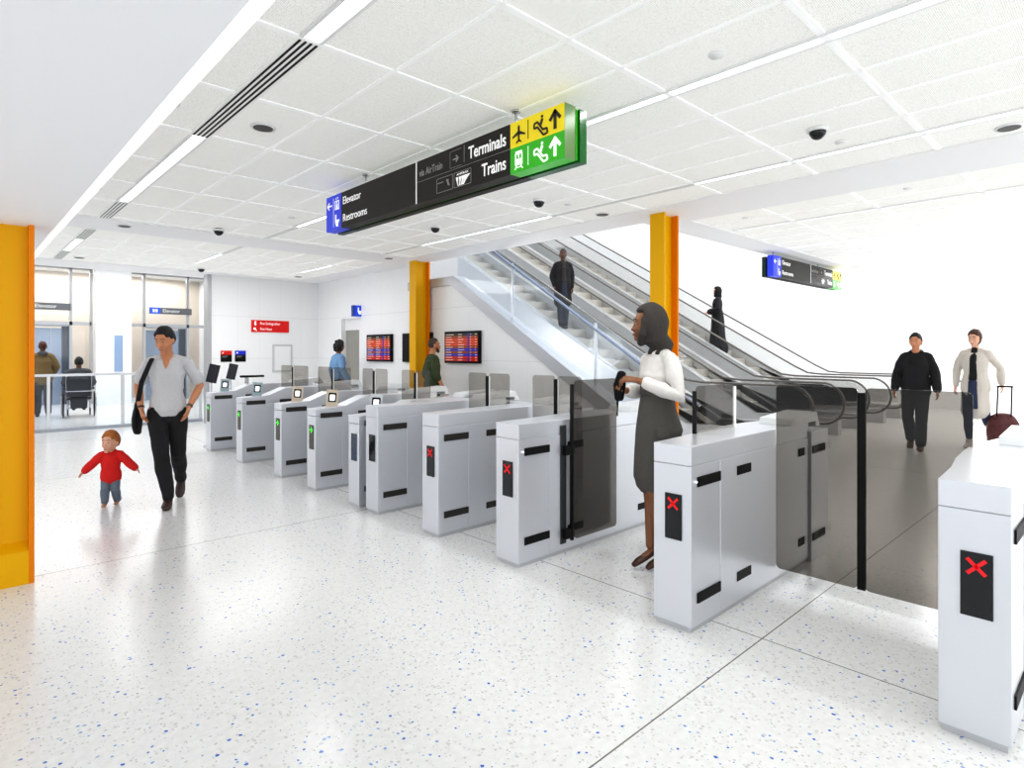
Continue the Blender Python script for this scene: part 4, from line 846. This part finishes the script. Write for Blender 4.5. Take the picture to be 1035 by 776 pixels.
t=thing('wheelchair','wheelchair with big spoked wheels in front of the elevators','wheelchair',(2.27,17.5,0),h11-PI/2)
SEAT=mat('wheelchair_seat','#2c2e33',.7)
def ring(x,y,z,R,r,n=28): return [(x,y+R*math.cos(2*PI*k/n),z+R*math.sin(2*PI*k/n)) for k in range(n+1)]
for e in (-1,1):
    wl=MB().tube(ring(.30*e,-.02,.30,.285,.0),.014,8,cap=False).build('rear_wheel',BLK,t,True)
    b=MB()
    for k in range(10): a=2*PI*k/10; b.tube([(.30*e,-.02,.30),(.30*e,-.02+.28*math.cos(a),.30+.28*math.sin(a))],.003,5,dome=False)
    b.build('spokes',CHR,wl); MB().tube(ring(.335*e,-.02,.30,.25,.0),.008,6,cap=False).build('push_rim',CHR,wl,True)
    MB().tube(ring(.22*e,.36,.09,.075,.0,16),.015,6,cap=False).build('caster_wheel',BLK,t,True)
    MB().tube([(.22*e,.36,.1),(.22*e,.34,.44),(.24*e,-.2,.44),(.24*e,-.24,.95),(.24*e,-.33,.97)],.014,8).build('side_frame',CHR,t,True)
    MB().box(.27*e-.03,.27*e+.03,-.15,.2,.66,.70).build('armrest',SEAT,t)
    MB().tube([(.12*e,.48,.40),(.12*e,.56,.12),(.12*e,.66,.10)],[.012,.012,.012],8).build('footrest',CHR,t,True)
MB().box(-.23,.23,-.2,.3,.42,.46).build('seat',SEAT,t); MB().box(-.23,.23,-.26,-.235,.5,.9).build('backrest',SEAT,t); MB().tube([(-.24,-.27,.62),(.24,-.27,.62)],.014,8,side=(0,0,1)).build('cross_bar',CHR,t,True); MB().tube([(-.24,-.2,.2),(.24,-.2,.42)],.012,8).build('cross_brace',CHR,t,True)
MB().box(-.16,.16,-.29,-.26,.22,.42).build('under_pouch',SEAT,t)
# ------------------------------------------------------------------ light
w_=bpy.data.worlds.new('world'); scene.world=w_; w_.use_nodes=True; bg=w_.node_tree.nodes['Background']; bg.inputs[0].default_value=(.96,.98,1,1); bg.inputs[1].default_value=1.5
def area(n,loc,rot,sx,sy,pw,col=(1,1,1),spread=PI):
    l=bpy.data.lights.new(n,'AREA'); l.shape='RECTANGLE'; l.size=sx; l.size_y=sy; l.energy=pw; l.color=col; l.spread=spread
    o=bpy.data.objects.new(n,l); COL.objects.link(o); o.location=loc; o.rotation_euler=rot; return o
area('atrium_light',(15.5,3,7.5),(0,0,0),7,14,450)
area('far_floor_fill',(19.3,-.5,4.95),(0,rad(72),0),1.1,9,420)  # added lamp high at the far wall, no window there; brightens floor beyond gates
area('lobby_inner_fill',(3,22.7,4.0),(0,0,0),6,.6,120)  # fill lamp added to brighten the space behind the elevator glass
pl=bpy.data.lights.new('well_fill','POINT'); pl.energy=60; pl.shadow_soft_size=.4; po=bpy.data.objects.new('well_fill',pl); COL.objects.link(po); po.location=(8.2,8.2,1.6)  # extra fill lamp, lightens the surfaces behind the guard glass
area('ceiling_light_near',(3.2,2.5,3.19),(0,0,0),.08,9,60)
area('side_fill',(3.5,-5.6,2.0),(PI/2-.25,0,0),9,2,60)  # fill lamp added out of view to whiten the right sides of the gates
area('lobby_light',(3,18.5,4.0),(0,0,0),5,4,160)
area('hall_light_far',(3.4,11.5,3.19),(0,0,0),3,2,60)
